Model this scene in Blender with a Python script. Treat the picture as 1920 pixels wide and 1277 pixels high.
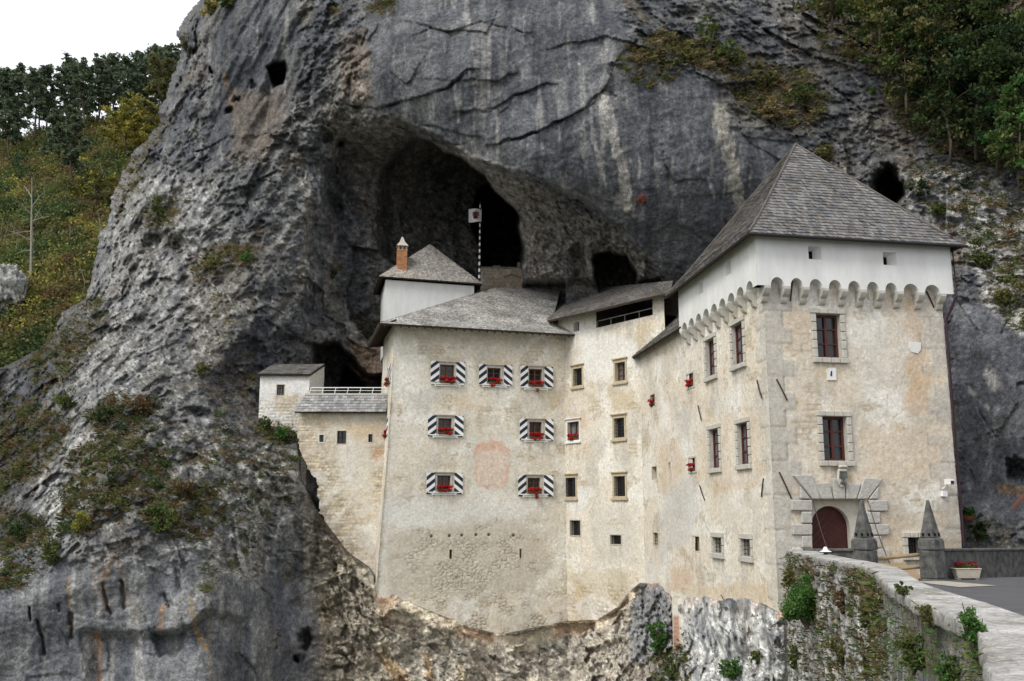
import bpy, bmesh, math, random
import numpy as np
from mathutils import Vector, geometry
random.seed(7); RNG = np.random.default_rng(11)
for o in list(bpy.data.objects): bpy.data.objects.remove(o)
SC = bpy.context.scene; COL = SC.collection
# ------------------------------------------------------------------ camera, world, sun, exposure
FPX, CX, CY, PITCH = 1790.0, 960.0, 638.5, math.atan(322/1790)
cd = bpy.data.cameras.new('camera'); cam = bpy.data.objects.new('camera', cd); COL.objects.link(cam)
cd.sensor_width = 36; cd.lens = 36*FPX/1920; cd.clip_start = .1; cd.clip_end = 4000
cam.location = (0, 0, 0); cam.rotation_euler = (math.pi/2+PITCH, 0, 0); SC.camera = cam
SUN_EL, SUN_AZ = math.radians(46), math.radians(226)     # azimuth clockwise from +Y: behind the camera and to the left
w = bpy.data.worlds.new('World'); SC.world = w; w.use_nodes = True
nt = w.node_tree; nt.nodes.clear()
out = nt.nodes.new('ShaderNodeOutputWorld'); bg = nt.nodes.new('ShaderNodeBackground')
sky = nt.nodes.new('ShaderNodeTexSky'); sky.sky_type = 'NISHITA'; sky.sun_disc = False
sky.sun_elevation = SUN_EL; sky.sun_rotation = SUN_AZ; sky.dust_density = 4; sky.air_density = 1.2
mixw = nt.nodes.new('ShaderNodeMixRGB'); mixw.inputs[0].default_value = .82; mixw.inputs[2].default_value = (9.4, 9.6, 10.0, 1)  # cloud layer
nt.links.new(sky.outputs[0], mixw.inputs[1]); nt.links.new(mixw.outputs[0], bg.inputs[0])
bg.inputs[1].default_value = .108; nt.links.new(bg.outputs[0], out.inputs[0])
sd = bpy.data.lights.new('sun', 'SUN'); sd.energy = 1.9; sd.angle = math.radians(22); sd.color = (1, .97, .92)
so = bpy.data.objects.new('sun', sd); COL.objects.link(so)
sv = Vector((math.sin(SUN_AZ)*math.cos(SUN_EL), math.cos(SUN_AZ)*math.cos(SUN_EL), math.sin(SUN_EL)))
so.rotation_euler = sv.to_track_quat('Z', 'Y').to_euler(); so.location = sv*200
SC.view_settings.view_transform = 'Standard'; SC.view_settings.look = 'None'; SC.view_settings.gamma = 1
SC.view_settings.exposure = 0.4
SC.render.engine = 'CYCLES'; SC.render.resolution_x = 1024; SC.render.resolution_y = 681
SC.cycles.max_bounces = 6; SC.cycles.diffuse_bounces = 4
# ------------------------------------------------------------------ helpers
def ray(u, v):
    x = (np.asarray(u, float)-CX)/FPX; y = (CY-np.asarray(v, float))/FPX
    return x+0*y, math.cos(PITCH)-math.sin(PITCH)*y+0*x, math.sin(PITCH)+math.cos(PITCH)*y+0*x
def at(u, v, Y):
    a, b, c = ray(u, v); t = Y/b
    return Vector((float(a*t), float(Y), float(c*t)))
WL = {}
def link(o, parent=None, local=False):
    COL.objects.link(o)
    if parent is not None:
        o.parent = parent
        o.location = (0, 0, 0) if local else -WL[parent]
        WL[o] = Vector((0, 0, 0)) if not local else WL[parent]
    else: WL[o] = Vector(o.location)
    return o
def tag(o, label=None, cat=None, group=None, kind=None):
    for k, x in (('label', label), ('category', cat), ('group', group), ('kind', kind)):
        if x: o[k] = x
    return o
def thing(name, loc, label, cat, group=None):
    o = bpy.data.objects.new(name, None); o.empty_display_size = .3; o.location = loc
    link(o); WL[o] = Vector(loc); return tag(o, label, cat, group)
def mesh(name, verts, faces, mats, col=None, smooth=False, mi=None):
    me = bpy.data.meshes.new(name)
    if isinstance(faces, np.ndarray):
        n, k = faces.shape
        me.vertices.add(len(verts)); me.vertices.foreach_set('co', np.ascontiguousarray(verts, dtype=np.float32).ravel())
        me.loops.add(n*k); me.loops.foreach_set('vertex_index', np.ascontiguousarray(faces, dtype=np.int32).ravel())
        me.polygons.add(n); me.polygons.foreach_set('loop_start', np.arange(0, n*k, k, dtype=np.int32))
        me.polygons.foreach_set('loop_total', np.full(n, k, dtype=np.int32)); me.update(calc_edges=True)
    else: me.from_pydata([tuple(map(float, p)) for p in verts], [], faces); me.update()
    for m in (mats if isinstance(mats, (list, tuple)) else [mats]): me.materials.append(m)
    if col is not None:
        c = np.ones((len(verts), 4), np.float32); c[:, :3] = col
        a = me.color_attributes.new('col', 'FLOAT_COLOR', 'POINT'); a.data.foreach_set('color', c.ravel())
    if smooth: me.polygons.foreach_set('use_smooth', np.ones(len(me.polygons), bool))
    if mi is not None: me.polygons.foreach_set('material_index', np.array(mi, dtype=np.int32))
    return me
def mk(name, verts, faces, mats, parent=None, col=None, smooth=False, local=False, mi=None):
    return link(bpy.data.objects.new(name, mesh(name, verts, faces, mats, col, smooth, mi)), parent, local)
class MB:
    def __init__(s): s.v = []; s.f = []; s.m = []
    def poly(s, pts, m=0):
        n = len(s.v); s.v += [tuple(p) for p in pts]; s.f.append(list(range(n, n+len(pts)))); s.m.append(m)
    def hexa(s, p, m=0):      # 8 points: bottom ring of 4, top ring of 4
        n = len(s.v); s.v += [tuple(q) for q in p]
        for f in ((3, 2, 1, 0), (4, 5, 6, 7), (0, 1, 5, 4), (1, 2, 6, 5), (2, 3, 7, 6), (3, 0, 4, 7)):
            s.f.append([n+i for i in f]); s.m.append(m)
    def box(s, x0, x1, y0, y1, z0, z1, m=0):
        s.hexa([(x0, y0, z0), (x1, y0, z0), (x1, y1, z0), (x0, y1, z0), (x0, y0, z1), (x1, y0, z1), (x1, y1, z1), (x0, y1, z1)], m)
    def prism(s, a, b, m=0):   # two matching rings
        n = len(s.v); k = len(a); s.v += [tuple(p) for p in a]+[tuple(p) for p in b]
        s.f.append(list(range(n+k-1, n-1, -1))); s.f.append(list(range(n+k, n+2*k))); s.m += [m, m]
        for i in range(k):
            j = (i+1) % k; s.f.append([n+i, n+j, n+k+j, n+k+i]); s.m.append(m)
    def tube(s, pts, r, seg=6, m=0):
        pts = [Vector(p) for p in pts]; rings = []
        rr = r if isinstance(r, (list, tuple)) else [r]*len(pts)
        for i, p in enumerate(pts):
            d = (pts[min(i+1, len(pts)-1)]-pts[max(i-1, 0)]).normalized()
            a = d.cross(Vector((0, 0, 1)));
            if a.length < .05: a = d.cross(Vector((1, 0, 0)))
            a.normalize(); b = d.cross(a)
            n = len(s.v); s.v += [tuple(p+(a*math.cos(t)+b*math.sin(t))*rr[i]) for t in [2*math.pi*q/seg for q in range(seg)]]
            rings.append(n)
        for n0, n1 in zip(rings, rings[1:]):
            for q in range(seg):
                s.f.append([n0+q, n0+(q+1) % seg, n1+(q+1) % seg, n1+q]); s.m.append(m)
        s.f.append([rings[0]+q for q in range(seg)][::-1]); s.f.append([rings[-1]+q for q in range(seg)]); s.m += [m, m]
    def build(s, name, mats, parent=None, smooth=False, local=False, bevel=0, col=None):
        me = bpy.data.meshes.new(name); me.from_pydata(s.v, [], s.f); me.update()
        for q in (mats if isinstance(mats, (list, tuple)) else [mats]): me.materials.append(q)
        me.polygons.foreach_set('material_index', np.array(s.m, dtype=np.int32))
        if bevel:
            bm = bmesh.new(); bm.from_mesh(me)
            bmesh.ops.bevel(bm, geom=list(bm.edges), offset=bevel, segments=1, affect='EDGES', clamp_overlap=True)
            bm.to_mesh(me); bm.free()
        if smooth: me.polygons.foreach_set('use_smooth', np.ones(len(me.polygons), bool))
        return link(bpy.data.objects.new(name, me), parent, local)
# ------------------------------------------------------------------ numpy noise
def _h(i, j, k, s):
    n = (i.astype(np.int64)*73856093) ^ (j.astype(np.int64)*19349663) ^ (k.astype(np.int64)*83492791) ^ (s*2654435)
    n = (n ^ (n >> 13))*1274126177 & 0x7fffffff; n = (n ^ (n >> 16))*668265263 & 0x7fffffff
    return (n ^ (n >> 15)) & 0xffff
_G = RNG.normal(size=(65536, 3)); _G /= np.linalg.norm(_G, axis=1)[:, None]; _G = _G.astype(np.float32)
def noise(x, y, z=0., s=0):
    x = np.asarray(x, np.float32); y = np.asarray(y, np.float32)+0*x; z = np.asarray(z, np.float32)+0*x
    i = np.floor(x); j = np.floor(y); k = np.floor(z); fx = x-i; fy = y-j; fz = z-k
    a = fx*fx*fx*(fx*(fx*6-15)+10); b = fy*fy*fy*(fy*(fy*6-15)+10); c = fz*fz*fz*(fz*(fz*6-15)+10); r = 0
    for dx in (0, 1):
        for dy in (0, 1):
            for dz in (0, 1):
                g = _G[_h(i+dx, j+dy, k+dz, s)]
                t = g[..., 0]*(fx-dx)+g[..., 1]*(fy-dy)+g[..., 2]*(fz-dz)
                r = r+t*(a if dx else 1-a)*(b if dy else 1-b)*(c if dz else 1-c)
    return r*1.5
def fbm(x, y, z=0., o=4, s=0, g=.5, ridge=False):
    t = 0; a = 1.; n = 0; q = 1.
    for i in range(o):
        v = noise(x*q, y*q, z*q, s+i*17)
        if ridge: v = 1-2*np.abs(v)*1.6
        t = t+v*a; n += a; a *= g; q *= 2.03
    return t/n
def worley(x, y, z, s=0, flat=False):
    """nearest cell: F1, F2, random value, tilt displacement"""
    x = np.asarray(x, np.float32); y = np.asarray(y, np.float32)+0*x; z = np.asarray(z, np.float32)+0*x
    i = np.floor(x); j = np.floor(y); k = np.floor(z)
    f1 = np.full(x.shape, 9., np.float32); f2 = f1.copy(); rv = np.zeros_like(f1); tl = np.zeros_like(f1)
    for dx in (-1, 0, 1):
        for dy in (-1, 0, 1):
            for dz in ((0,) if flat else (-1, 0, 1)):
                h = _h(i+dx, j+dy, k+dz, s+99); g = _G[h]
                px = i+dx+.5+g[..., 0]*.45-x; py = j+dy+.5+g[..., 1]*.45-y; pz = 0 if flat else k+dz+.5+g[..., 2]*.45-z
                d = np.sqrt(px*px+py*py+pz*pz); m = d < f1
                g2 = _G[(h*31+7) & 0xffff]
                f2 = np.where(m, f1, np.minimum(f2, d))
                rv = np.where(m, (h & 1023)/1023., rv); tl = np.where(m, g2[..., 0]*px+g2[..., 1]*py+(0 if flat else g2[..., 2]*pz), tl)
                f1 = np.where(m, d, f1)
    return f1, f2, rv, tl
def ss(x, a, b):
    t = np.clip((x-a)/(b-a), 0, 1); return t*t*(3-2*t)
def mixc(a, b, t): return a*(1-t[..., None])+np.asarray(b, np.float32)*t[..., None]
def sdist(poly, U, V):
    """signed distance in px, positive inside"""
    d = np.full(U.shape, 1e9, np.float32); ins = np.zeros(U.shape, bool); n = len(poly)
    for i in range(n):
        x0, y0 = poly[i]; x1, y1 = poly[(i+1) % n]; ex, ey = x1-x0, y1-y0
        t = np.clip(((U-x0)*ex+(V-y0)*ey)/(ex*ex+ey*ey+1e-9), 0, 1)
        d = np.minimum(d, np.hypot(U-x0-t*ex, V-y0-t*ey))
        c = (y0 > V) != (y1 > V)
        ins ^= c & (U < (x1-x0)*(V-y0)/((y1-y0) if y1 != y0 else 1e-9)+x0)
    return np.where(ins, d, -d)
def pdist(line, U, V):
    d = np.full(U.shape, 1e9, np.float32)
    for (x0, y0), (x1, y1) in zip(line, line[1:]):
        ex, ey = x1-x0, y1-y0; t = np.clip(((U-x0)*ex+(V-y0)*ey)/(ex*ex+ey*ey+1e-9), 0, 1)
        d = np.minimum(d, np.hypot(U-x0-t*ex, V-y0-t*ey))
    return d
# ------------------------------------------------------------------ materials
def mat(name, base=(.5, .5, .5), rough=.85, attr=False, var=.25, vs=2.0, bump=.0, bs=8.0, metal=0, spec=.3, stretch=(1, 1, 1), trans=0):
    m = bpy.data.materials.new(name); m.use_nodes = True; n = m.node_tree.nodes; l = m.node_tree.links
    p = n['Principled BSDF']; p.inputs['Roughness'].default_value = rough; p.inputs['Metallic'].default_value = metal
    p.inputs['Specular IOR Level'].default_value = spec
    tc = n.new('ShaderNodeTexCoord'); mp = n.new('ShaderNodeMapping'); mp.inputs['Scale'].default_value = stretch
    l.new(tc.outputs['Object'], mp.inputs[0])
    nz = n.new('ShaderNodeTexNoise'); nz.inputs['Scale'].default_value = vs; nz.inputs['Detail'].default_value = 6; nz.inputs['Roughness'].default_value = .65
    l.new(mp.outputs[0], nz.inputs['Vector'])
    mr = n.new('ShaderNodeMapRange'); mr.inputs[1].default_value = .3; mr.inputs[2].default_value = .7
    mr.inputs[3].default_value = 1-var; mr.inputs[4].default_value = 1+var; l.new(nz.outputs[0], mr.inputs[0])
    mx = n.new('ShaderNodeVectorMath'); mx.operation = 'SCALE'
    if attr:
        a = n.new('ShaderNodeAttribute'); a.attribute_name = 'col'; l.new(a.outputs['Color'], mx.inputs[0])
    else: mx.inputs[0].default_value = base
    l.new(mr.outputs[0], mx.inputs['Scale']); l.new(mx.outputs[0], p.inputs['Base Color'])
    if bump:
        n2 = n.new('ShaderNodeTexNoise'); n2.inputs['Scale'].default_value = bs; n2.inputs['Detail'].default_value = 8; n2.inputs['Roughness'].default_value = .7
        l.new(mp.outputs[0], n2.inputs['Vector']); b = n.new('ShaderNodeBump'); b.inputs['Strength'].default_value = 1; b.inputs['Distance'].default_value = bump
        l.new(n2.outputs[0], b.inputs['Height']); l.new(b.outputs[0], p.inputs['Normal'])
    if trans:
        t = n.new('ShaderNodeBsdfTranslucent'); l.new(mx.outputs[0], t.inputs[0]); ms = n.new('ShaderNodeMixShader'); ms.inputs[0].default_value = trans
        l.new(p.outputs[0], ms.inputs[1]); l.new(t.outputs[0], ms.inputs[2]); l.new(ms.outputs[0], n['Material Output'].inputs[0])
    return m
def rockmat(name, s1, s2, bump, bs, k=1.):
    m = mat(name, attr=True, var=.30*k, vs=s1, bump=bump, bs=bs, rough=.93, spec=.12); kk_ = min(1, k*1.3); n = m.node_tree.nodes; l = m.node_tree.links; p = n['Principled BSDF']
    src = p.inputs['Base Color'].links[0].from_socket; tc = [q for q in n if q.type == 'TEX_COORD'][0]
    for sc_, lo, hi, a, b in ((s2, .36, .64, 1-.30*k, 1+.34*k), (s2*3.1, .40, .46, 1-.42*kk_, 1.0), (s2*1.7, .56, .66, 1.0, 1+.5*kk_)):
        z = n.new('ShaderNodeTexNoise'); z.inputs['Scale'].default_value = sc_; z.inputs['Detail'].default_value = 5; z.inputs['Roughness'].default_value = .6; l.new(tc.outputs['Object'], z.inputs['Vector'])
        r = n.new('ShaderNodeMapRange'); r.inputs[1].default_value = lo; r.inputs[2].default_value = hi; r.inputs[3].default_value = a; r.inputs[4].default_value = b; l.new(z.outputs[0], r.inputs[0])
        v = n.new('ShaderNodeVectorMath'); v.operation = 'SCALE'; l.new(src, v.inputs[0]); l.new(r.outputs[0], v.inputs['Scale']); src = v.outputs[0]
    l.new(src, p.inputs['Base Color']); return m
M = dict(
    rock=rockmat('rock', 1.3, 4.2, .12, 3.6), nearrock=rockmat('near_stone', 3.5, 16, .012, 26, .6),
    plaster=rockmat('plaster', 6, 7, .035, 6, .30),
    white=mat('white_plaster', (.66, .66, .64), var=.13, vs=1.1, bump=.02, bs=4, stretch=(1, 1, .35), rough=.95, spec=.1),
    cream=mat('reveal_plaster', (.50, .45, .36), var=.15, vs=4, bump=.01, rough=.95, spec=.1),
    stone=mat('dressed_stone', (.46, .44, .39), var=.16, vs=5, bump=.02, bs=12, rough=.9, spec=.15),
    tanstone=mat('tan_stone', (.44, .37, .25), var=.2, vs=6, bump=.015, bs=12, rough=.9, spec=.15),
    rust=mat('rusticated_stone', (.43, .42, .39), var=.18, vs=7, bump=.05, bs=11, rough=.9, spec=.15),
    dkstone=mat('dark_weathered_stone', (.095, .095, .09), var=.6, vs=5, bump=.03, bs=12, rough=.92, spec=.15),
    shingle=mat('shingle', attr=True, var=.14, vs=14, bump=.01, bs=25, rough=.9, spec=.15),
    wood=mat('dark_eave_wood', (.055, .043, .034), var=.3, vs=6, rough=.9, spec=.1),
    railwood=mat('pale_rail_wood', (.30, .22, .13), var=.25, vs=6, rough=.85),
    brown=mat('painted_window_wood', (.075, .022, .018), var=.2, vs=6, rough=.6),
    ltwood=mat('brown_window_wood', (.12, .06, .035), var=.2, vs=6, rough=.7),
    door=mat('red_door_wood', (.045, .011, .009), var=.3, vs=5, rough=.65, bump=.006, bs=20),
    glass=mat('window_glass', (.012, .012, .014), var=.1, rough=.12, spec=.5),
    paleglass=mat('curtained_glass', (.13, .14, .15), var=.5, vs=1.5, rough=.15, spec=.5),
    dark=mat('dark_interior', (.012, .011, .010), var=.1, rough=.95, spec=0),
    iron=mat('wrought_iron', (.022, .019, .018), var=.2, rough=.7, metal=.0),
    rustiron=mat('rusty_iron', (.06, .035, .028), var=.3, rough=.8),
    purple=mat('purple_downpipe', (.035, .016, .024), var=.2, rough=.5),
    shw=mat('shutter_white', (.70, .70, .69), var=.06, rough=.7), shb=mat('shutter_black', (.018, .022, .035), var=.1, rough=.7),
    wpaint=mat('white_paint', (.74, .74, .73), var=.05, rough=.5),
    red=mat('geranium_red', attr=True, var=.1, rough=.7, trans=.2), leaf=mat('leaf', attr=True, var=.1, vs=3, rough=.75, spec=.15, trans=.3),
    bark=mat('bark', (.075, .058, .045), var=.3, vs=5, bump=.02, bs=9, rough=.95), palebark=mat('pale_bark', (.26, .24, .21), var=.3, vs=5, rough=.95),
    brick=mat('chimney_brick', attr=True, var=.12, rough=.9), asphalt=mat('asphalt', (.085, .085, .09), var=.15, vs=1.5, bump=.006, bs=60, rough=.92),
    verge=mat('pale_kerb_stone', (.34, .31, .26), var=.2, vs=4, bump=.01, bs=20, rough=.95),
    conc=mat('trough_concrete', (.42, .38, .31), var=.12, vs=8, bump=.008, bs=20, rough=.95),
    steel=mat('grey_steel', (.35, .35, .37), var=.1, rough=.5, metal=.5), soil=mat('soil', attr=True, var=.3, vs=1.5, bump=.1, bs=2, rough=1, spec=.05),
    cloth=mat('flag_cloth', (.60, .60, .62), var=.06, rough=.9), emblem=mat('flag_emblem', (.16, .035, .04), var=.2, rough=.9),
)
def mixm(a, b, t): return a*(1-t)+b*t
# ------------------------------------------------------------------ facade planes
class Fac:
    def __init__(s, O, d, n): s.O = O; d = np.array(d, float); s.d = d/np.hypot(*d); n = np.array(n, float); s.n = n/np.hypot(*n)
    def t(s, u, v, off=0):
        a, b, c = ray(u, v); return (s.O[0]*s.n[0]+s.O[1]*s.n[1]+off)/(a*s.n[0]+b*s.n[1])
    def sz(s, u, v, off=0):
        a, b, c = ray(u, v); t = s.t(u, v, off)
        return (a*t-s.O[0])*s.d[0]+(b*t-s.O[1])*s.d[1], c*t
    def Y(s, u, v): return ray(u, v)[1]*s.t(u, v)
    def p(s, a, z, n=0): return (s.O[0]+s.d[0]*a+s.n[0]*n, s.O[1]+s.d[1]*a+s.n[1]*n, z)
    def rect(s, u0, u1, v0, v1, off=0):
        um, vm = (u0+u1)/2, (v0+v1)/2
        a = sorted((float(s.sz(u0, vm, off)[0]), float(s.sz(u1, vm, off)[0]))); z = sorted((float(s.sz(um, v0, off)[1]), float(s.sz(um, v1, off)[1])))
        return a[0], a[1], z[0], z[1]
    def box(s, mb, a0, a1, z0, z1, n0, n1, m=0):
        mb.hexa([s.p(a0, z0, n1), s.p(a1, z0, n1), s.p(a1, z0, n0), s.p(a0, z0, n0), s.p(a0, z1, n1), s.p(a1, z1, n1), s.p(a1, z1, n0), s.p(a0, z1, n0)], m)
    def pixpoly(s, mb, pts, n0, n1, m=0):
        q = [tuple(map(float, s.sz(u, v))) for u, v in pts]
        mb.prism([s.p(a, z, n0) for a, z in q], [s.p(a, z, n1) for a, z in q], m)
def isect(u, O, d, v=800):
    """distance along d from O to the bearing of pixel column u (at row v)"""
    a, b, _ = ray(u, v); return float((O[0]*b-O[1]*a)/(a*d[1]-b*d[0]))
PC = at(1447, 850, 35.0); PC = (PC.x, PC.y)
dTF = np.array([math.sin(math.radians(79)), math.cos(math.radians(79))])
dTS = np.array([-.128, .992]); dTS /= np.hypot(*dTS)
dMW = np.array([-.732, 1.]); dMW /= np.hypot(*dMW)
dMF = np.array([-.955, -.30]); dMF /= np.hypot(*dMF)
TF = Fac(PC, dTF, (dTF[1], -dTF[0])); TS = Fac(PC, dTS, (-dTS[1], dTS[0]))
TWID = isect(1783, PC, dTF, 780); TLEN = isect(1289, PC, dTS, 590); WLEN = isect(1203, PC, dTS)
P2 = (PC[0]+dTS[0]*WLEN, PC[1]+dTS[1]*WLEN); MW = Fac(P2, dMW, (-dMW[1], dMW[0])); MLEN = isect(1060, P2, dMW)
P3 = (P2[0]+dMW[0]*MLEN, P2[1]+dMW[1]*MLEN); MF = Fac(P3, dMF, (-dMF[1], dMF[0])); FLEN = isect(735, P3, dMF)
P4 = (P3[0]+dMF[0]*FLEN, P3[1]+dMF[1]*FLEN); dMS = np.array([-.235, .972]); MS = Fac(P4, dMS, (-dMS[1], dMS[0])); SLEN = 6.0
AX = Fac((-12., P4[1]+1.6), (1, 0), (0, -1))
HT = Fac((-16., P4[1]+2.6), (1, 0), (0, -1))
print('planes', PC, TWID, TLEN, WLEN, P2, MLEN, P3, FLEN, P4)
def WALLY(U, V):
    return np.where(U < 724, AX.Y(U, V), np.where(U < 1060, MF.Y(U, V), np.where(U < 1203, MW.Y(U, V), TS.Y(np.minimum(U, 1458), V))))
VB = [(560, 900), (590, 950), (612, 985), (650, 1035), (690, 1062), (701, 1082), (707, 1112), (735, 1118), (760, 1125), (820, 1152), (880, 1178), (940, 1192), (1000, 1180), (1060, 1168), (1120, 1165), (1160, 1140), (1180, 1112), (1200, 1095),
      (1240, 1098), (1262, 1120), (1290, 1112), (1340, 1120), (1400, 1116), (1430, 1128), (1460, 1140), (1600, 1150)]
vbU = np.array([p[0] for p in VB], float); vbV = np.array([p[1] for p in VB], float)
# ------------------------------------------------------------------ cliff: one continuous rock face
def tps(C, U, V):
    C = np.array(C, float); X = C[:, :2]/500.; n = len(C)
    def ph(r2): return .5*r2*np.log(r2+1e-9)
    K = ph(((X[:, None]-X[None])**2).sum(-1))+np.eye(n)*.002; Pm = np.c_[np.ones(n), X]
    A = np.block([[K, Pm], [Pm.T, np.zeros((3, 3))]]); sol = np.linalg.solve(A, np.r_[C[:, 2], 0, 0, 0])
    W, a = sol[:n], sol[n:]
    gu = np.linspace(U.min(), U.max(), 140); gv = np.linspace(V.min(), V.max(), 110); GU, GV = np.meshgrid(gu/500, gv/500)
    R = a[0]+a[1]*GU+a[2]*GV
    for i in range(n): R = R+W[i]*ph((GU-X[i, 0])**2+(GV-X[i, 1])**2)
    iu = np.clip((U-gu[0])/(gu[1]-gu[0]), 0, 138.999); iv = np.clip((V-gv[0])/(gv[1]-gv[0]), 0, 108.999)
    a0 = iu.astype(int); b0 = iv.astype(int); fa = iu-a0; fb = iv-b0
    return (R[b0, a0]*(1-fa)+R[b0, a0+1]*fa)*(1-fb)+(R[b0+1, a0]*(1-fa)+R[b0+1, a0+1]*fa)*fb
STEP = 2.3
us = np.r_[np.arange(-620, -12, 14.), np.arange(-12, 1932, STEP), np.arange(1936, 2700, 14.)]
vs = np.r_[np.arange(-520, -12, 14.), np.arange(-12, 1290, STEP), np.arange(1294, 1650, 14.)]
U, V = np.meshgrid(us, vs); U = U.astype(np.float32); V = V.astype(np.float32)
CTRL = [(400, 0, 64), (600, 0, 60), (800, 0, 56), (1000, 0, 54), (1200, 0, 54), (1400, 0, 56), (1600, 0, 58), (1800, 0, 57), (1920, 0, 55), (2300, 0, 42), (2600, 600, 30), (2600, 0, 34),
 (400, 150, 64), (520, 150, 62), (650, 150, 58), (800, 150, 54.5), (1000, 200, 53), (1200, 200, 52), (1400, 200, 53), (1600, 200, 54), (1750, 200, 54), (1900, 200, 51),
 (1200, 350, 53), (1400, 350, 54), (1000, 290, 53), (1150, 330, 53), (1300, 420, 54.5), (1400, 480, 57), (350, 250, 66), (450, 300, 62), (550, 350, 60.5), (620, 250, 60), (640, 330, 62), (600, 450, 61.5),
 (500, 500, 60), (400, 500, 60.5), (300, 450, 63), (250, 400, 66), (650, 560, 64), (600, 600, 61), (450, 600, 58.5), (300, 600, 60), (200, 550, 65), (640, 700, 64), (500, 700, 60), (400, 700, 57), (300, 700, 56.5),
 (200, 700, 58), (100, 750, 60), (150, 800, 55.5), (0, 850, 60), (0, 750, 64), (550, 800, 58), (470, 830, 55), (400, 850, 52.5), (300, 850, 52), (200, 900, 51), (100, 950, 52), (0, 1000, 53), (500, 900, 53.8),
 (560, 950, 56.2), (590, 870, 56.8), (600, 1000, 56), (400, 950, 51.2), (300, 980, 49), (200, 1000, 48.5), (100, 1050, 48.5), (0, 1100, 48.5), (500, 1050, 54), (560, 1100, 56.3), (400, 1100, 49), (300, 1100, 48.5), (100, 1200, 48.5),
 (0, 1277, 48), (200, 1277, 48), (400, 1277, 48), (550, 1277, 55.4), (-300, 900, 52), (-300, 1277, 46), (-300, 600, 66), (-600, 600, 70), (-600, 1600, 44), (0, 1600, 45), (640, 1100, 56), (640, 1277, 55.2), (700, 1200, 55),
 (800, 1277, 54.4), (950, 1277, 55.2), (1060, 1277, 55.6), (1150, 1277, 52.6), (1200, 1277, 50.4), (1300, 1277, 43.3), (1400, 1277, 37.4), (1450, 1277, 35.2), (1600, 1277, 34), (2000, 1277, 34), (1000, 1600, 52), (1800, 1600, 33),
 (1800, 500, 46.5), (1800, 700, 45), (1860, 500, 46), (1900, 400, 47.5), (1900, 600, 43), (1850, 800, 42.5), (1900, 800, 41), (1850, 950, 41), (1900, 1000, 38.5), (1900, 1060, 38), (2100, 800, 36), (2100, 1050, 33),
 (2300, 600, 33), (1700, 350, 50), (1800, 300, 49.5), (1650, 420, 51), (900, 700, 62), (1100, 700, 62), (1300, 700, 58), (1500, 700, 52), (1600, 600, 50), (400, -500, 70), (1000, -500, 60), (1800, -500, 62)]
D = tps(CTRL, U, V)
wu = U+9*noise(U/60, V/60, 1.3)+4*noise(U/18, V/18, 5.3); wv = V+9*noise(U/60, V/60, 9.3)+4*noise(U/18, V/18, 15.3)
UNDER = [(600, 205), (660, 196), (720, 214), (800, 240), (880, 288), (960, 318), (1052, 352), (1111, 384), (1169, 427), (1217, 487), (1262, 528), (1262, 620), (640, 640), (664, 520), (640, 420), (650, 340), (600, 290)]
DU = tps([(600, 205, 60), (660, 196, 58), (700, 214, 57.5), (800, 240, 55.5), (880, 285, 54.5), (960, 320, 54.5), (1052, 352, 54.5), (1111, 384, 55), (1169, 427, 55.8), (1217, 489, 57), (1257, 526, 58),
 (620, 250, 62), (700, 260, 63.5), (680, 330, 66.5), (660, 420, 66), (760, 262, 61), (830, 290, 59.5), (900, 335, 58), (950, 375, 59), (985, 450, 62), (990, 530, 63.5), (1040, 420, 58.8), (1040, 520, 61.5), (1100, 440, 58.4),
 (1090, 520, 61), (1160, 500, 60), (1200, 530, 59.6), (1230, 600, 60), (660, 560, 66), (1000, 620, 65), (700, 620, 66)], U, V)
def put(D, val, sd, a, b): return D+(val-D)*ss(sd, a, b)
lw_ = ss(-U, -800, -680); _s = sdist([(560 if u < 665 else u, v) for u, v in UNDER], wu, wv); _s2 = sdist(UNDER, wu, wv); D = D+(DU-D)*(ss(_s2, -3, 9)*(1-lw_)+ss(_s, 0, 110)*lw_)
CAVE = [(716, 300), (745, 268), (771, 246), (804, 262), (855, 292), (910, 332), (943, 365), (969, 405), (979, 453), (982, 500), (990, 640), (705, 640), (700, 560), (702, 470), (698, 400), (704, 345)]
DC = tps([(716, 300, 69), (771, 246, 66), (800, 300, 71), (704, 345, 70), (705, 470, 70.5), (760, 400, 74), (820, 450, 76), (880, 520, 75), (850, 560, 74), (790, 520, 74), (900, 400, 78), (960, 500, 78), (720, 560, 70), (990, 640, 76)], U, V)
D = put(D, DC, sdist(CAVE, wu, wv), -2+0*U, 7+26*ss(-U, -800, -720))
D = put(D, 96, sdist([(893, 350), (915, 338), (943, 365), (966, 402), (978, 450), (982, 540), (905, 540), (898, 470), (886, 410)], wu, wv), -1, 10)
D = put(D, D+7, sdist([(1112, 478), (1140, 466), (1172, 480), (1192, 512), (1196, 560), (1118, 560)], wu, wv), -2, 8)
D = put(D, D+1.2, sdist([(1062, 470), (1085, 452), (1108, 470), (1112, 560), (1058, 560)], wu, wv), -4, 20)
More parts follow.
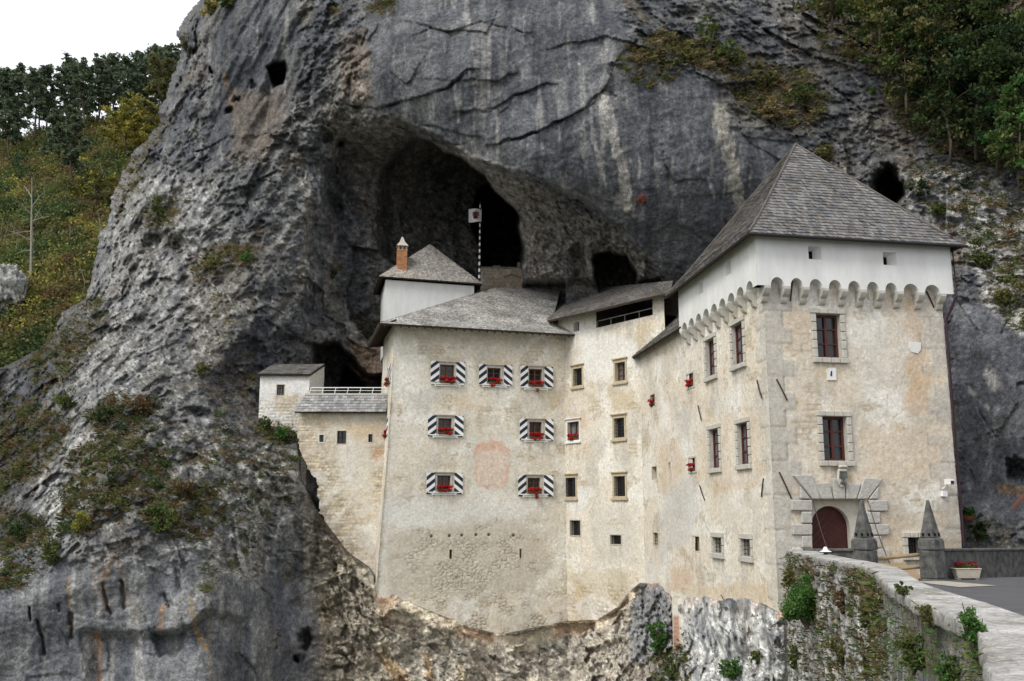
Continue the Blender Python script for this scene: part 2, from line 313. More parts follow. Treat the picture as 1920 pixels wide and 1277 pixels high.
# slab recess left of the turret, mouth above the walkway, holes
D = put(D, 67.5, sdist([(662, 456), (700, 466), (740, 495), (745, 640), (690, 640), (655, 600), (650, 540), (661, 500)], wu, wv), -1, 5)
D = put(D, D+6, sdist([(590, 650), (625, 640), (655, 665), (690, 700), (720, 700), (722, 760), (590, 760), (584, 700)], wu, wv), -2, 12)
D = put(D, D+8, sdist([(650, 690), (668, 700), (690, 740), (690, 770), (645, 770), (640, 720)], wu, wv), -2, 8)
D = put(D, D+4, sdist([(500, 122), (515, 110), (535, 112), (543, 135), (535, 158), (515, 160), (508, 140)], wu, wv), -2, 9)
D = put(D, D+.6, sdist([(498, 130), (540, 130), (525, 200), (505, 260), (470, 290), (440, 270), (480, 200)], wu, wv), -2, 25)
for (hx, hy, hr, hd) in ((470, 155, 7, .8), (428, 205, 7, 1.2), (443, 190, 6, .8), (1663, 350, 26, 7), (1680, 362, 20, 7), (610, 262, 14, 2), (637, 268, 14, 2), (632, 388, 14, 2.5),
                        (1903, 878, 14, 2), (1922, 888, 18, 2), (590, 540, 8, 1.2), (1680, 905, 10, 2), (335, 462, 22, 2.6), (290, 455, 28, 3.4), (570, 1200, 13, 3), (560, 1240, 9, 2), (300, 300, 5, 1), (395, 130, 6, 1.5)):
    D = D+hd*.8*ss(-np.hypot(wu-hx+5*noise(U/12, V/12, 4.), (wv-hy)*(.8+.25*math.sin(hx))+5*noise(U/10, V/10, 6.)), -hr*1.15, -hr*.1)
for (a, b, c, d, ww) in ((192, 1095, 205, 1150, 3), (228, 1090, 232, 1140, 3), (132, 1150, 134, 1195, 3), (72, 1165, 82, 1225, 3), (330, 1060, 337, 1105, 5), (308, 1115, 318, 1140, 3), (56, 1140, 58, 1165, 2), (108, 1135, 112, 1145, 2)):
    D = D+.55*np.exp(-(pdist([(a, b), (c, d)], U+4*noise(U/9, V/20, 2.2), V)/(ww*(1.1+.8*noise(U/9, V/12, 7.))))**2)
D = D-1.1*ss(sdist([(478, 880), (500, 868), (560, 870), (582, 905), (578, 925), (530, 938), (495, 935), (480, 915)], wu, wv), -1, 10)
D = D-.25*ss(sdist([(470, 940), (590, 925), (592, 1100), (580, 1200), (520, 1255), (470, 1250)], wu, wv), -4, 14)
D = D+1.0*ss(sdist([(160, 1180), (350, 1175), (380, 1140), (470, 1150), (480, 1300), (160, 1300)], wu, wv), -6, 24)
D = D+.9*ss(sdist([(262, 1135), (285, 1180), (345, 1185), (340, 1230), (300, 1235)], wu, wv), -2, 9)
# castle footprint: rock passes behind the walls; below the masonry it comes forward
vb = np.interp(U, vbU, vbV)+9*noise(U/26, V/40, 3.7)+5*noise(U/9, V/12, 6.7); WY = WALLY(U, V)
CAST = [(724, 640), (745, 560), (900, 545), (1050, 540), (1260, 530), (1420, 400), (1500, 300), (1760, 440), (1772, 560), (1792, 1000), (1792, 1150), (1458, 1150)]+[(u, v) for u, v in VB[::-1] if u < 1460]+[(556, 800), (556, 770), (700, 745)]
sc = sdist(CAST, U, V)
hid = ss(sc, -1, 8)*(U > 556)*(U < 1800)
D = D+(np.maximum(D, WY+1.6)-D)*np.where(U < 1460, hid, 0)
D = np.where((U > 1450) & (U < 1775) & (V > 300), np.maximum(D, 49), D)
WR = np.where(U < 724, AX.Y(U, V)+(MF.Y(U, V)-AX.Y(U, V))*ss(U, 612, 704), WY)
below = (V-vb); bm = ss(below, -3, 4)*ss(U+34*noise(U/70, V/50, 4.4)+12*noise(U/16, V/14, 4.9), 560, 660)*(1-ss(U, 1470, 1500))
rock_y = (lambda q: q+(np.minimum(D, q+.3)-q)*ss(below, 12, 130))(WR-.12-np.clip(below, 0, 60)*.006)
D = D+(rock_y-D)*bm
D = np.where((U > 1500) & (V > 1000) & (U < 1790), np.maximum(D, 36), D)
# left silhouette of the cliff
SIL = [(-560, 420), (392, -40), (385, 0), (352, 40), (345, 62), (352, 98), (338, 140), (322, 185), (312, 200), (310, 235), (290, 262), (262, 285), (238, 330), (222, 372), (212, 420), (196, 440), (188, 470), (178, 520), (170, 545), (165, 560), (120, 585), (95, 640), (52, 668), (0, 690), (-600, 690)]
sil_v = np.array([p[1] for p in SIL[1:]], float); sil_u = np.array([p[0] for p in SIL[1:]], float)
ul = np.interp(V, sil_v, sil_u); rag = 6*noise(V/24, U*0, 2.2)+3*noise(V/8, U*0, 4.2)+0*U
sl = (U-ul-rag); keep = sl > -14
D = D+2.5*np.exp(-np.clip(sl, 0, 400)/30)*(V < 700)+(1.4*np.clip(-sl, 0, 30))*(V < 700)
# world position of the smooth face, then rock relief
RX, RY, RZ = ray(U, V); T0 = D/RY; X = (RX*T0).astype(np.float32); Y = D.astype(np.float32); Z = (RZ*T0).astype(np.float32)
smooth_poly = [([(690, -20), (1150, -20), (1200, 120), (1340, 150), (1380, 240), (1500, 260), (1480, 420), (1250, 520), (1100, 380), (900, 300), (690, 200)], 40),
               ([(1785, 560), (1930, 600), (1930, 980), (1800, 980)], 30), ([(-20, 1060), (200, 1060), (470, 1080), (590, 1080), (590, 1300), (-20, 1300)], 40), ([(370, -20), (560, -20), (560, 180), (480, 280), (400, 280)], 30)]
SM = np.zeros(U.shape, np.float32)
for p, wdt in smooth_poly: SM = np.maximum(SM, ss(sdist(p, wu, wv), -wdt*.5, wdt*.5))
incave = ss(sdist(CAVE, U, V), -10, 10)
big = fbm(X/9, Y/9, Z/9, 3, 3)
WX = X+.45*fbm(X/2.2, Y/2.2, Z/2.2, 3, 13); WZ = Z+.45*fbm(X/2.2, Y/2.2, Z/2.2, 3, 14)
f1, f2, rvd, tld = worley(WX/.22, Y/.22, WZ/.17+.5*WX/.22, 4)
bs_ = (WZ-.48*WX)/1.25+.55*fbm(X/4, Y/4, Z/4, 3, 16); bl_ = np.floor(bs_); bh_ = _G[_h(bl_, bl_*0, bl_*0, 5)][..., 0]; bed = (bs_-bl_)*(.5+.5*np.abs(bh_))
bs2 = (WZ-.3*WX)/.42+.6*fbm(X/1.5, Y/1.5, Z/1.5, 3, 17); bed2 = bs2-np.floor(bs2)
f1, f2, rva, tla = worley(WX/4.6, Y/4.6, WZ/3.2+.3*WX/4.6, 1)
f1, f2, rvb, tlb = worley(WX/1.5, Y/1.5, WZ/1.0+.45*WX/1.5, 2); ckb = np.exp(-(f2-f1)/.05)
f1, f2, rvc, tlc = worley(WX/.5, Y/.5, WZ/.36+.5*WX/.5, 3)
flute = fbm(X/1.1+.3*big, Y/3, Z/9, 4, 21); strata = fbm(X/5, Y/5, (Z*1.0-.35*X+.6*noise(X/4, Y/4, Z/4, 3))/.9, 5, 31, .6)
karst = fbm(WX/1.3, Y/1.3, WZ/.8, 6, 41, .62, ridge=True); fine = fbm(X/.35, Y/.35, Z/.3, 4, 51, .65); brok = fbm(WX/3, Y/3, WZ/2.2, 7, 44, .6)
rough = 1-SM; patch_ = ss(fbm(X/6, Y/6, Z/6, 3, 15), -.35, .35)
rel = 1.1*big+.95*fbm(X/3.2+.5*big, Y/6, Z/13, 4, 23, .45)*(.25+.75*rough)+.55*tla*(.35+.65*rough)+.46*tlb*rough*(.3+.7*patch_)-.05*ckb*rough*patch_+.20*tlc*rough*(.4+.6*patch_)+.07*tld*rough
fold = fbm((X*.86-Z*.5)/1.5+.4*big, Y/5, (X*.5+Z*.86)/11, 4, 29, .5); leftm = ss(-U, -700, -560)*ss(-V, -1040, -960)
rel = rel+leftm*(.75*fold+.35*fbm((X*.86-Z*.5)/.55, Y/3, (X*.5+Z*.86)/4, 3, 30))
rel += .34*flute*(.35+.65*SM)+.42*strata*(.3+.7*rough)+.22*karst*(.12+.88*rough)+.14*fine*(.25+.75*rough)+.85*brok*(.22+.78*rough)+.34*(bed-.5)*(.25+.75*rough)*ss(fbm(X/3, Y/3, Z/3, 3, 18), -.2, .2)+.08*(bed2-.5)*rough*ss(fbm(X/2, Y/2, Z/2, 3, 19), -.15, .2)
ca = 1-.75*ss(sc, -25, 5); ca = np.where(bm > .3, np.clip(.35+below/28., .35, 1)*(1-.45*ss(U, 1270, 1300)), ca)
rel = rel+bm*(.55*tlb+.28*tlc+.06*tld+.1*brok)*ss(below, 3, 25); rel *= np.where(U < 1800, ca, 1)
rel += .45*ss(sdist([(900, 320), (1050, 360), (1170, 430), (1260, 530), (1000, 550), (985, 440)], wu, wv), -8, 12)*fbm(U/12+.2*V/12, (V-.62*U)/6, 0, 4, 88)
D2 = D-rel
CRACKS = [([(640, 197), (713, 203), (760, 188), (819, 172), (837, 165), (880, 130)], .7), ([(866, 210), (914, 210), (965, 179), (1027, 157)], .6), ([(928, 271), (1012, 245), (1056, 223), (1104, 201), (1122, 180), (1140, 157), (1150, 120)], .9),
          ([(804, 236), (852, 248), (907, 260)], .4), ([(1150, 120), (1200, 70), (1290, 60)], .5), ([(1400, 30), (1440, 60), (1500, 90)], .6), ([(1450, 100), (1560, 160), (1620, 210)], .6), ([(1500, 200), (1600, 230), (1680, 260)], .5),
          ([(1540, 250), (1600, 290), (1640, 320)], .5), ([(690, 60), (660, 120), (655, 180)], .6), ([(560, 290), (575, 350), (560, 420), (575, 520)], .35), ([(590, 230), (560, 300)], .5), ([(420, 360), (470, 345), (520, 320)], .6),
          ([(260, 452), (330, 430), (380, 440), (440, 400)], .5), ([(560, 1260), (577, 1200), (580, 1120), (592, 1060), (598, 980)], .8), ([(340, 1140), (345, 1200), (350, 1270)], .4), ([(1350, 180), (1352, 250), (1365, 300)], .4),
          ([(760, 40), (840, 60), (900, 40), (980, 60)], .4), ([(1820, 720), (1850, 800), (1870, 820)], .4), ([(1855, 700), (1875, 640), (1890, 600)], .5), ([(620, 700), (600, 660), (560, 640), (500, 600)], .5), ([(300, 800), (330, 850), (300, 900)], .4)]
for ln, dp in CRACKS:
    dd = pdist(ln, U+5*noise(U/22, V/22, 3.3), V+5*noise(U/22, V/22, 8.3)); lv_ = np.interp(U, *zip(*sorted(ln))); ab_ = (V < lv_)*(U > min(p[0] for p in ln)-20)*(U < max(p[0] for p in ln)+20); D2 = D2-.34*dp*ab_*np.exp(-dd/26)*(abs(ln[0][0]-ln[-1][0]) > 60)+.5*dp*(.06+.95*ss(noise(U/45, V/45, 1.9), -.3, .35))*np.exp(-(dd/(1.5+1.0*ss(noise(U/30, V/30, 5.9), -.3, .3)))**2)
D2 = np.where((below > 5)*(below < 40+90*(U > 1205))*(U > 575)*(U < 1470), np.minimum(D2, WR-.06), D2)
D2 = np.where((U > 760)*(U < 1240)*(V > 505)*(V < 900), D2+(np.maximum(D2, np.where(U < 1060, 66.5, 63.5))-D2)*ss(V, 518, 540), D2)
D2 = np.where(hid > .5, np.maximum(D2, np.where(U < 1460, WY+.5, D2)), D2)
T1 = D2/RY; PX = (RX*T1); PY = D2; PZ = (RZ*T1)
# slope of the finished surface -> how far it faces up
ex = np.stack([np.gradient(a, axis=1) for a in (PX, PY, PZ)], -1); ey = np.stack([np.gradient(a, axis=0) for a in (PX, PY, PZ)], -1)
NN = np.cross(ex, ey); NN /= np.linalg.norm(NN, axis=-1)[..., None]+1e-9; NN *= np.sign(-(NN[..., 0]*RX+NN[..., 1]*RY+NN[..., 2]*RZ))[..., None]
UPN = NN[..., 2]
# ---- colour: limestone, lichen, water streaks, iron stains, moss, and tone set by fold and region
n1 = fbm(X/6, Y/6, Z/6, 4, 61); n2 = fbm(X/1.6, Y/1.6, Z/1.6, 4, 62); n3 = fbm(X/.5, Y/.5, Z/.5, 3, 63)
stk = fbm(X/.55+.25*n1, Y/2, Z/7, 4, 64); stk2 = fbm(X/1.7+.3*n1, Y/4, Z/14, 3, 65)
c = np.empty(U.shape+(3,), np.float32); c[:] = (.135, .143, .160)
c = mixc(c, (.215, .217, .222), ss(n1+.5*n2, -.3, .5)); c = mixc(c, (.29, .285, .27), rough*ss(n2+.6*n3, -.05, .55)*.75)
c = mixc(c, (.13, .138, .155), leftm*ss(-fold, .0, .2)*.6); c = mixc(c, (.27, .26, .235), leftm*ss(fold, .05, .25)*.5); c = mixc(c, (.12, .128, .145), rough*ss(fbm(X/4.5, Y/5, Z/9, 3, 67), .0, .25)*.8); c = mixc(c, (.30, .285, .25), rough*ss(-fbm(X/5, Y/5, Z/10, 3, 69), .08, .3)*.55); c = mixc(c, (.085, .09, .105), ss(stk2+.4*stk, -.08, .35)*(.35+.6*SM)); c = mixc(c, (.36, .355, .34), ss(stk+.3*n2, .16, .42)*(.14+.66*SM))  # left cliff: hollows of the folds coloured darker, their ridges paler
c = mixc(c, (.20, .16, .11), ss(fbm(X/3, Y/3, Z/3, 4, 66), .12, .45)*.6*rough)
warm = [([(556, 950), (700, 1060), (730, 1125), (940, 1200), (1190, 1120), (1260, 1120), (1210, 1320), (575, 1320), (600, 1180), (560, 1080)], (.46, .395, .30), .9, 34), ([(430, 170), (540, 165), (530, 240), (500, 300), (430, 300)], (.24, .19, .14), .7, 16),
        ([(350, 480), (460, 470), (470, 560), (420, 640), (360, 700), (350, 560)], (.26, .215, .16), .65, 20), ([(610, 210), (760, 225), (980, 340), (1200, 470), (1250, 540), (1000, 540), (900, 330), (720, 280), (700, 420), (620, 300)], (.31, .28, .235), .7, 16),
        ([(655, 650), (720, 640), (720, 720), (660, 700)], (.36, .24, .15), .8, 14), ([(640, 60), (690, 50), (700, 200), (650, 190)], (.26, .20, .15), .7, 10), ([(1400, 100), (1550, 140), (1540, 260), (1400, 230)], (.16, .14, .09), .5, 20),
        ([(700, 330), (980, 350), (985, 540), (690, 540)], (.33, .32, .30), .85, 20)]
for p, cc, k, wd in warm: c = mixc(c, cc, ss(sdist(p, wu, wv)+14*n2, -wd, wd)*k*(.75+.25*np.clip(n3*2, -1, 1)))
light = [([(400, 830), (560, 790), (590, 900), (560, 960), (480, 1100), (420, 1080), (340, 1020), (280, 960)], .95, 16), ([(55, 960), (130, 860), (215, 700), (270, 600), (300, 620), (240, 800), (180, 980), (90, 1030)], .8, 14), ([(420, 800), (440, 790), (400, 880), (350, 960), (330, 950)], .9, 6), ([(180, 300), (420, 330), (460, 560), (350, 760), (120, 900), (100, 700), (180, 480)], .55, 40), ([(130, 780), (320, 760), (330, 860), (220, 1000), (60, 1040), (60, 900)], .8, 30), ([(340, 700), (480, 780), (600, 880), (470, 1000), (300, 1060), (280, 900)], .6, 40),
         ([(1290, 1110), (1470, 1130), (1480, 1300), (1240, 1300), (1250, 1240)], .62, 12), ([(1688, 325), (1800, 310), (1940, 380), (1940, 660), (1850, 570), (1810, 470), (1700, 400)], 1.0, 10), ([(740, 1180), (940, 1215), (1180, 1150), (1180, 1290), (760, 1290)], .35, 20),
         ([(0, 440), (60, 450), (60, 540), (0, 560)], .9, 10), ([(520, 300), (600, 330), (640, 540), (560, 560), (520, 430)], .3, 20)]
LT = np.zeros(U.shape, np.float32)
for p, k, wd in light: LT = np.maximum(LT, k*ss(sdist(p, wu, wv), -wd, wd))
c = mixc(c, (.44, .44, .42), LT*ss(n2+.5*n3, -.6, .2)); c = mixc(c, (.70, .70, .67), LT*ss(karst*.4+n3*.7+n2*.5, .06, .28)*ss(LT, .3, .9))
strokes = [([(1128, 178), (1145, 240), (1165, 300), (1178, 390)], 16, (.50, .48, .44), 1), ([(1108, 190), (1112, 260), (1135, 350)], 5, (.42, .41, .39), .8), ([(1350, 200), (1358, 260), (1376, 320), (1388, 385)], 17, (.50, .47, .40), 1),
           ([(572, 330), (580, 420), (566, 520)], 10, (.38, .36, .32), .8), ([(625, 400), (622, 470), (612, 560)], 8, (.36, .34, .31), .7), ([(905, 60), (900, 130), (905, 215)], 22, (.36, .345, .33), .6), ([(675, 150), (680, 195)], 11, (.46, .41, .35), .9),
           ([(1330, 335), (1338, 370)], 5, (.5, .5, .48), .9), ([(735, 1000), (790, 1000)], 1, (.3, .3, .3), 0), ([(600, 640), (640, 700), (600, 740)], 8, (.3, .26, .2), .5), ([(160, 1190), (166, 1290)], 7, (.5, .48, .44), .8), ([(255, 1170), (262, 1290)], 9, (.46, .45, .43), .85),
           ([(183, 1188), (188, 1290)], 9, (.36, .17, .06), .95), ([(215, 1040), (190, 1090), (200, 1140)], 10, (.34, .20, .09), .8), ([(225, 1060), (240, 1130)], 5, (.34, .2, .09), .7), ([(128, 1085), (132, 1190)], 5, (.34, .2, .09), .8), ([(305, 1140), (300, 1180)], 7, (.36, .19, .08), .8),
           ([(355, 1120), (368, 1180), (385, 1215)], 7, (.34, .23, .09), .8), ([(175, 1060), (180, 1120)], 6, (.30, .18, .08), .6), ([(250, 1130), (262, 1160)], 6, (.34, .2, .1), .7), ([(390, 1130), (395, 1290)], 5, (.3, .22, .1), .4), ([(800, 1230), (810, 1290)], 9, (.36, .21, .09), .7),
           ([(600, 1100), (610, 1200)], 10, (.36, .29, .2), .6), ([(720, 1230), (760, 1290)], 16, (.40, .26, .13), .7), ([(860, 1240), (870, 1290)], 8, (.34, .26, .12), .6), ([(720, 1130), (726, 1165)], 16, (.40, .26, .16), .7), ([(1030, 1170), (1130, 1160), (1190, 1110)], 9, (.42, .26, .14), .7),
           ([(830, 1160), (900, 1190)], 8, (.40, .25, .14), .6), ([(1205, 368), (1200, 375)], 9, (.30, .08, .05), .8), ([(420, 140), (435, 200)], 5, (.36, .22, .12), .6), ([(155, 870), (160, 900)], 9, (.42, .26, .12), .7), ([(1880, 915), (1930, 925)], 12, (.32, .2, .09), .7),
           ([(1870, 760), (1850, 900)], 6, (.34, .36, .36), .5), ([(1140, 60), (1160, 160)], 8, (.36, .35, .34), .4), ([(1040, 130), (1060, 220)], 12, (.34, .33, .32), .45), ([(945, 100), (930, 230)], 10, (.33, .32, .31), .4), ([(1230, 250), (1240, 400)], 7, (.3, .3, .3), .4), ([(1420, 230), (1440, 360)], 6, (.3, .3, .3), .4)]
for ln, wd, cc, k in strokes:
    dd = pdist(ln, U+.35*wd*noise(U/9, V/30, 3.1)*2, V); c = mixc(c, cc, ss(-dd+wd*.5*noise(U/7, V/26, 8.8), -wd, -wd*.45)*k*(.8+.2*np.clip(n3*2, -1, 1)))
VEG = [([(1150, 150), (1165, 85), (1240, 60), (1330, 80), (1400, 100), (1395, 125), (1300, 128), (1230, 165)], 1, 'dry'), ([(1360, 150), (1420, 120), (1490, 120), (1545, 180), (1540, 235), (1470, 235), (1400, 215)], .8, 'dry'), ([(1195, 140), (1250, 140), (1245, 168), (1200, 165)], .8, 'rust'),
       ([(1530, 268), (1565, 272), (1560, 296), (1532, 290)], 1, 'dry'), ([(360, 500), (400, 462), (470, 462), (480, 490), (420, 520), (370, 540)], .8, 'dry'), ([(262, 400), (290, 365), (330, 380), (325, 418), (280, 425)], .8, 'dry'), ([(600, 500), (640, 500), (640, 560), (610, 570)], .4, 'dry'),
       ([(165, 770), (200, 745), (285, 745), (300, 790), (240, 830), (180, 830)], 1, 'mix'), ([(130, 850), (200, 810), (330, 840), (320, 900), (250, 960), (170, 1000), (110, 1010)], .9, 'mix'), ([(270, 930), (330, 900), (420, 930), (430, 1000), (350, 1015), (260, 1000)], .9, 'mix'),
       ([(395, 800), (470, 790), (560, 800), (590, 870), (560, 940), (480, 1010), (400, 1010), (380, 900)], .3, 'mix'), ([(0, 740), (60, 740), (130, 780), (120, 860), (60, 900), (0, 930)], 1, 'mix'), ([(0, 950), (60, 960), (110, 1030), (60, 1100), (0, 1110)], .8, 'mix'), ([(490, 800), (560, 790), (560, 830), (500, 840)], 1, 'mix'),
       ([(380, 700), (470, 640), (480, 700), (470, 780), (400, 790)], .5, 'rust'), ([(225, 330), (310, 215), (330, 230), (255, 360), (215, 430)], .55, 'dry'), ([(1690, 330), (1730, 290), (1940, 330), (1940, 640), (1880, 600), (1820, 470), (1720, 400)], .5, 'mix'), ([(360, 1000), (470, 980), (500, 1090), (400, 1090)], .35, 'rust'),
       ([(120, 600), (190, 540), (210, 600), (120, 720), (60, 760), (40, 690)], .8, 'mix'), ([(1220, 1220), (1290, 1200), (1300, 1290), (1220, 1290)], .6, 'mix'), ([(600, 880), (640, 980), (690, 1050), (640, 1050), (590, 960)], .4, 'rust'), ([(500, 1180), (530, 1180), (540, 1240), (500, 1235)], .5, 'rust'),
       ([(1520, -10), (1940, -10), (1940, 330), (1790, 300), (1690, 240), (1620, 120), (1540, 90)], 1, 'mix'), ([(660, 590), (720, 600), (700, 640), (665, 620)], .6, 'dry'), ([(380, 1060), (420, 1060), (420, 1110), (390, 1110)], .5, 'rust'), ([(690, 10), (740, 0), (735, 30), (700, 40)], .8, 'dry'), ([(400, 540), (440, 560), (430, 620), (400, 600)], .3, 'dry'), ([(620, 20), (650, 15), (645, 45)], .8, 'dry')]  # top right patch: plants, and dark rock colour as shade behind the trees
VG = np.zeros(U.shape, np.float32)
for p, k, _ in VEG: VG = np.maximum(VG, k*ss(sdist(p, wu, wv)+10*n2, -8, 10))
c = mixc(c, (.085, .065, .032), np.clip(VG*ss(n3+n2+UPN*.9, -.1, .5), 0, 1)*.85); c = mixc(c, (.07, .06, .035), rough*ss(UPN+.5*n2, .45, .85)*.6)
mossw = ss(fbm(X/1.2, Y/1.2, Z/1.2, 4, 71)+.3*UPN, .28, .42)*ss(sdist([(250, 780), (620, 860), (640, 1250), (480, 1250), (420, 1080), (200, 1080)], wu, wv), -20, 30)
c = mixc(c, (.085, .06, .022), mossw*.85)
n4 = fbm(X/.22, Y/.22, Z/.22, 3, 68); c = mixc(c, c*.55, rough*ss(-n3-.6*n4-.5*n2, .18, .34)*.8*(1-.75*np.maximum(LT, bm))); c = mixc(c, np.minimum(c*1.75, .62), rough*ss(n3+.5*n4+.4*n2, .2, .34)*.48); c = mixc(c, c*.6, (1-rough)*ss(-n2-.5*n4+.3*stk, .25, .42)*.6)
c = mixc(c, (.56, .49, .375), bm*ss(-below, -40, 0)*.75*ss(U, 690, 760)*(1-ss(U, 1185, 1205))); c = mixc(c, (.40, .22, .13), bm*ss(-below, -34, -6)*ss(n2, .05, .3)*.6); c = mixc(c, (.17, .18, .19), bm*ss(sdist([(1185, 1125), (1205, 1095), (1250, 1100), (1262, 1150), (1240, 1240), (1180, 1250)], wu, wv), -5, 8)*.85)
diag = fbm(U/9+.2*V/9, (V-.62*U)/4.5, 0, 4, 88); ud = ss(sdist([(900, 320), (1050, 360), (1170, 430), (1260, 530), (1000, 550), (985, 440)], wu, wv), -8, 12); c = mixc(c, (.40, .38, .35), ud*ss(diag, .0, .25)*.75); c = mixc(c, (.09, .085, .08), ud*ss(-diag, .05, .35)*.6)
lowl = ss(sdist([(-60, 1020), (200, 1000), (590, 960), (600, 1320), (-60, 1320)], wu, wv), -20, 40); c = mixc(c, (.27, .27, .265), lowl*ss(stk+.5*n2, -.25, .25)*.6); c = mixc(c, (.12, .13, .15), lowl*ss(-stk-.3*n1, .1, .3)*.6)
c *= ((.68+.27*lowl)*(1-bm)+(1.4-.4*(1-ss(U, 640, 780)))*bm*(1+.55*ss(LT, .5, 1)*(bm < .5)*(U > 1600)))[..., None]  # rock colour lifted under the castle to make up for missing light
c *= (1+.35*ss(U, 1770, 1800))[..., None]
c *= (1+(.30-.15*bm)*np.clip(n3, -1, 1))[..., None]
nr, nc = U.shape; idx = np.arange(nr*nc).reshape(nr, nc); q = np.stack([idx[:-1, :-1], idx[1:, :-1], idx[1:, 1:], idx[:-1, 1:]], -1)
kq = keep[:-1, :-1] & keep[1:, :-1] & keep[1:, 1:] & keep[:-1, 1:]
Q = q[kq]; used = np.zeros(nr*nc, bool); used[Q.ravel()] = True; remap = np.cumsum(used)-1
PP = np.stack([PX, PY, PZ], -1)
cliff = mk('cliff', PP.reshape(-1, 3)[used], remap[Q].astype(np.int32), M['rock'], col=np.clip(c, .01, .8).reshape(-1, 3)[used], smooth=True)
tag(cliff, 'tall grey limestone cliff with a dark cave mouth, rising behind and below the castle', 'cliff', kind='structure')
def surf(u, v):
    """finished rock surface at a pixel bearing"""
    i = int(np.clip(np.searchsorted(vs, v), 0, nr-1)); j = int(np.clip(np.searchsorted(us, u), 0, nc-1))
    return Vector((float(PX[i, j]), float(PY[i, j]), float(PZ[i, j])))
# ------------------------------------------------------------------ wooded hillside on the left
hu = np.arange(-900, 480, 9.); hv = np.arange(150, 900, 7.); HU, HV = np.meshgrid(hu, hv)
HTOP = np.interp(HU, [-900, -300, 0, 100, 200, 300, 400, 480], [330, 290, 262, 250, 236, 215, 170, 150])
HVV = HTOP+(HV-150)*(900-HTOP)/750
HD = tps([(0, 650, 74), (200, 650, 70), (0, 500, 85), (200, 500, 80), (0, 350, 106), (250, 350, 96), (0, 262, 128), (300, 215, 120), (450, 170, 118), (-600, 650, 74), (-600, 300, 128), (0, 880, 66), (450, 880, 64), (450, 500, 78), (-900, 880, 66)], HU, HVV)
a, b, cz = ray(HU, HVV); HD = HD-1.6*fbm(a*HD/8, HD/8, cz*HD/8, 3, 5); t = HD/b
HP = np.stack([a*t, HD, cz*t], -1)
hx = HP[0].copy(); back = np.stack([hx[:, 0]*1.3, hx[:, 1]+60, hx[:, 2]-8], -1)
HPx = np.concatenate([back[None], HP], 0); r_, c_ = HPx.shape[:2]; idx = np.arange(r_*c_).reshape(r_, c_)
hq = np.stack([idx[:-1, :-1], idx[1:, :-1], idx[1:, 1:], idx[:-1, 1:]], -1).reshape(-1, 4)
hc = np.empty((r_*c_, 3), np.float32); hc[:] = (.055, .045, .022); hn = fbm(HPx[..., 0].ravel()/5, HPx[..., 1].ravel()/5, HPx[..., 2].ravel()/5, 3, 6); hc = mixc(hc, (.05, .065, .025), ss(hn, -.1, .3))
hill = mk('hillside', HPx.reshape(-1, 3), hq.astype(np.int32), M['soil'], col=hc, smooth=True); tag(hill, kind='structure')
def hsurf(u, v):
    j = int(np.clip(round((u+900)/9), 0, HU.shape[1]-1)); col_ = HVV[:, j]; i = int(np.clip(np.searchsorted(col_, v), 0, HU.shape[0]-1))
    return Vector(HP[i, j])
gv_ = MB(); gv_.poly([(-900, -300, -34), (900, -300, -34), (900, 1500, -34), (-900, 1500, -34)])
g = gv_.build('valley_ground', mat('meadow', (.06, .075, .03), var=.4, vs=.05, bump=.2, bs=1)); tag(g, kind='structure')
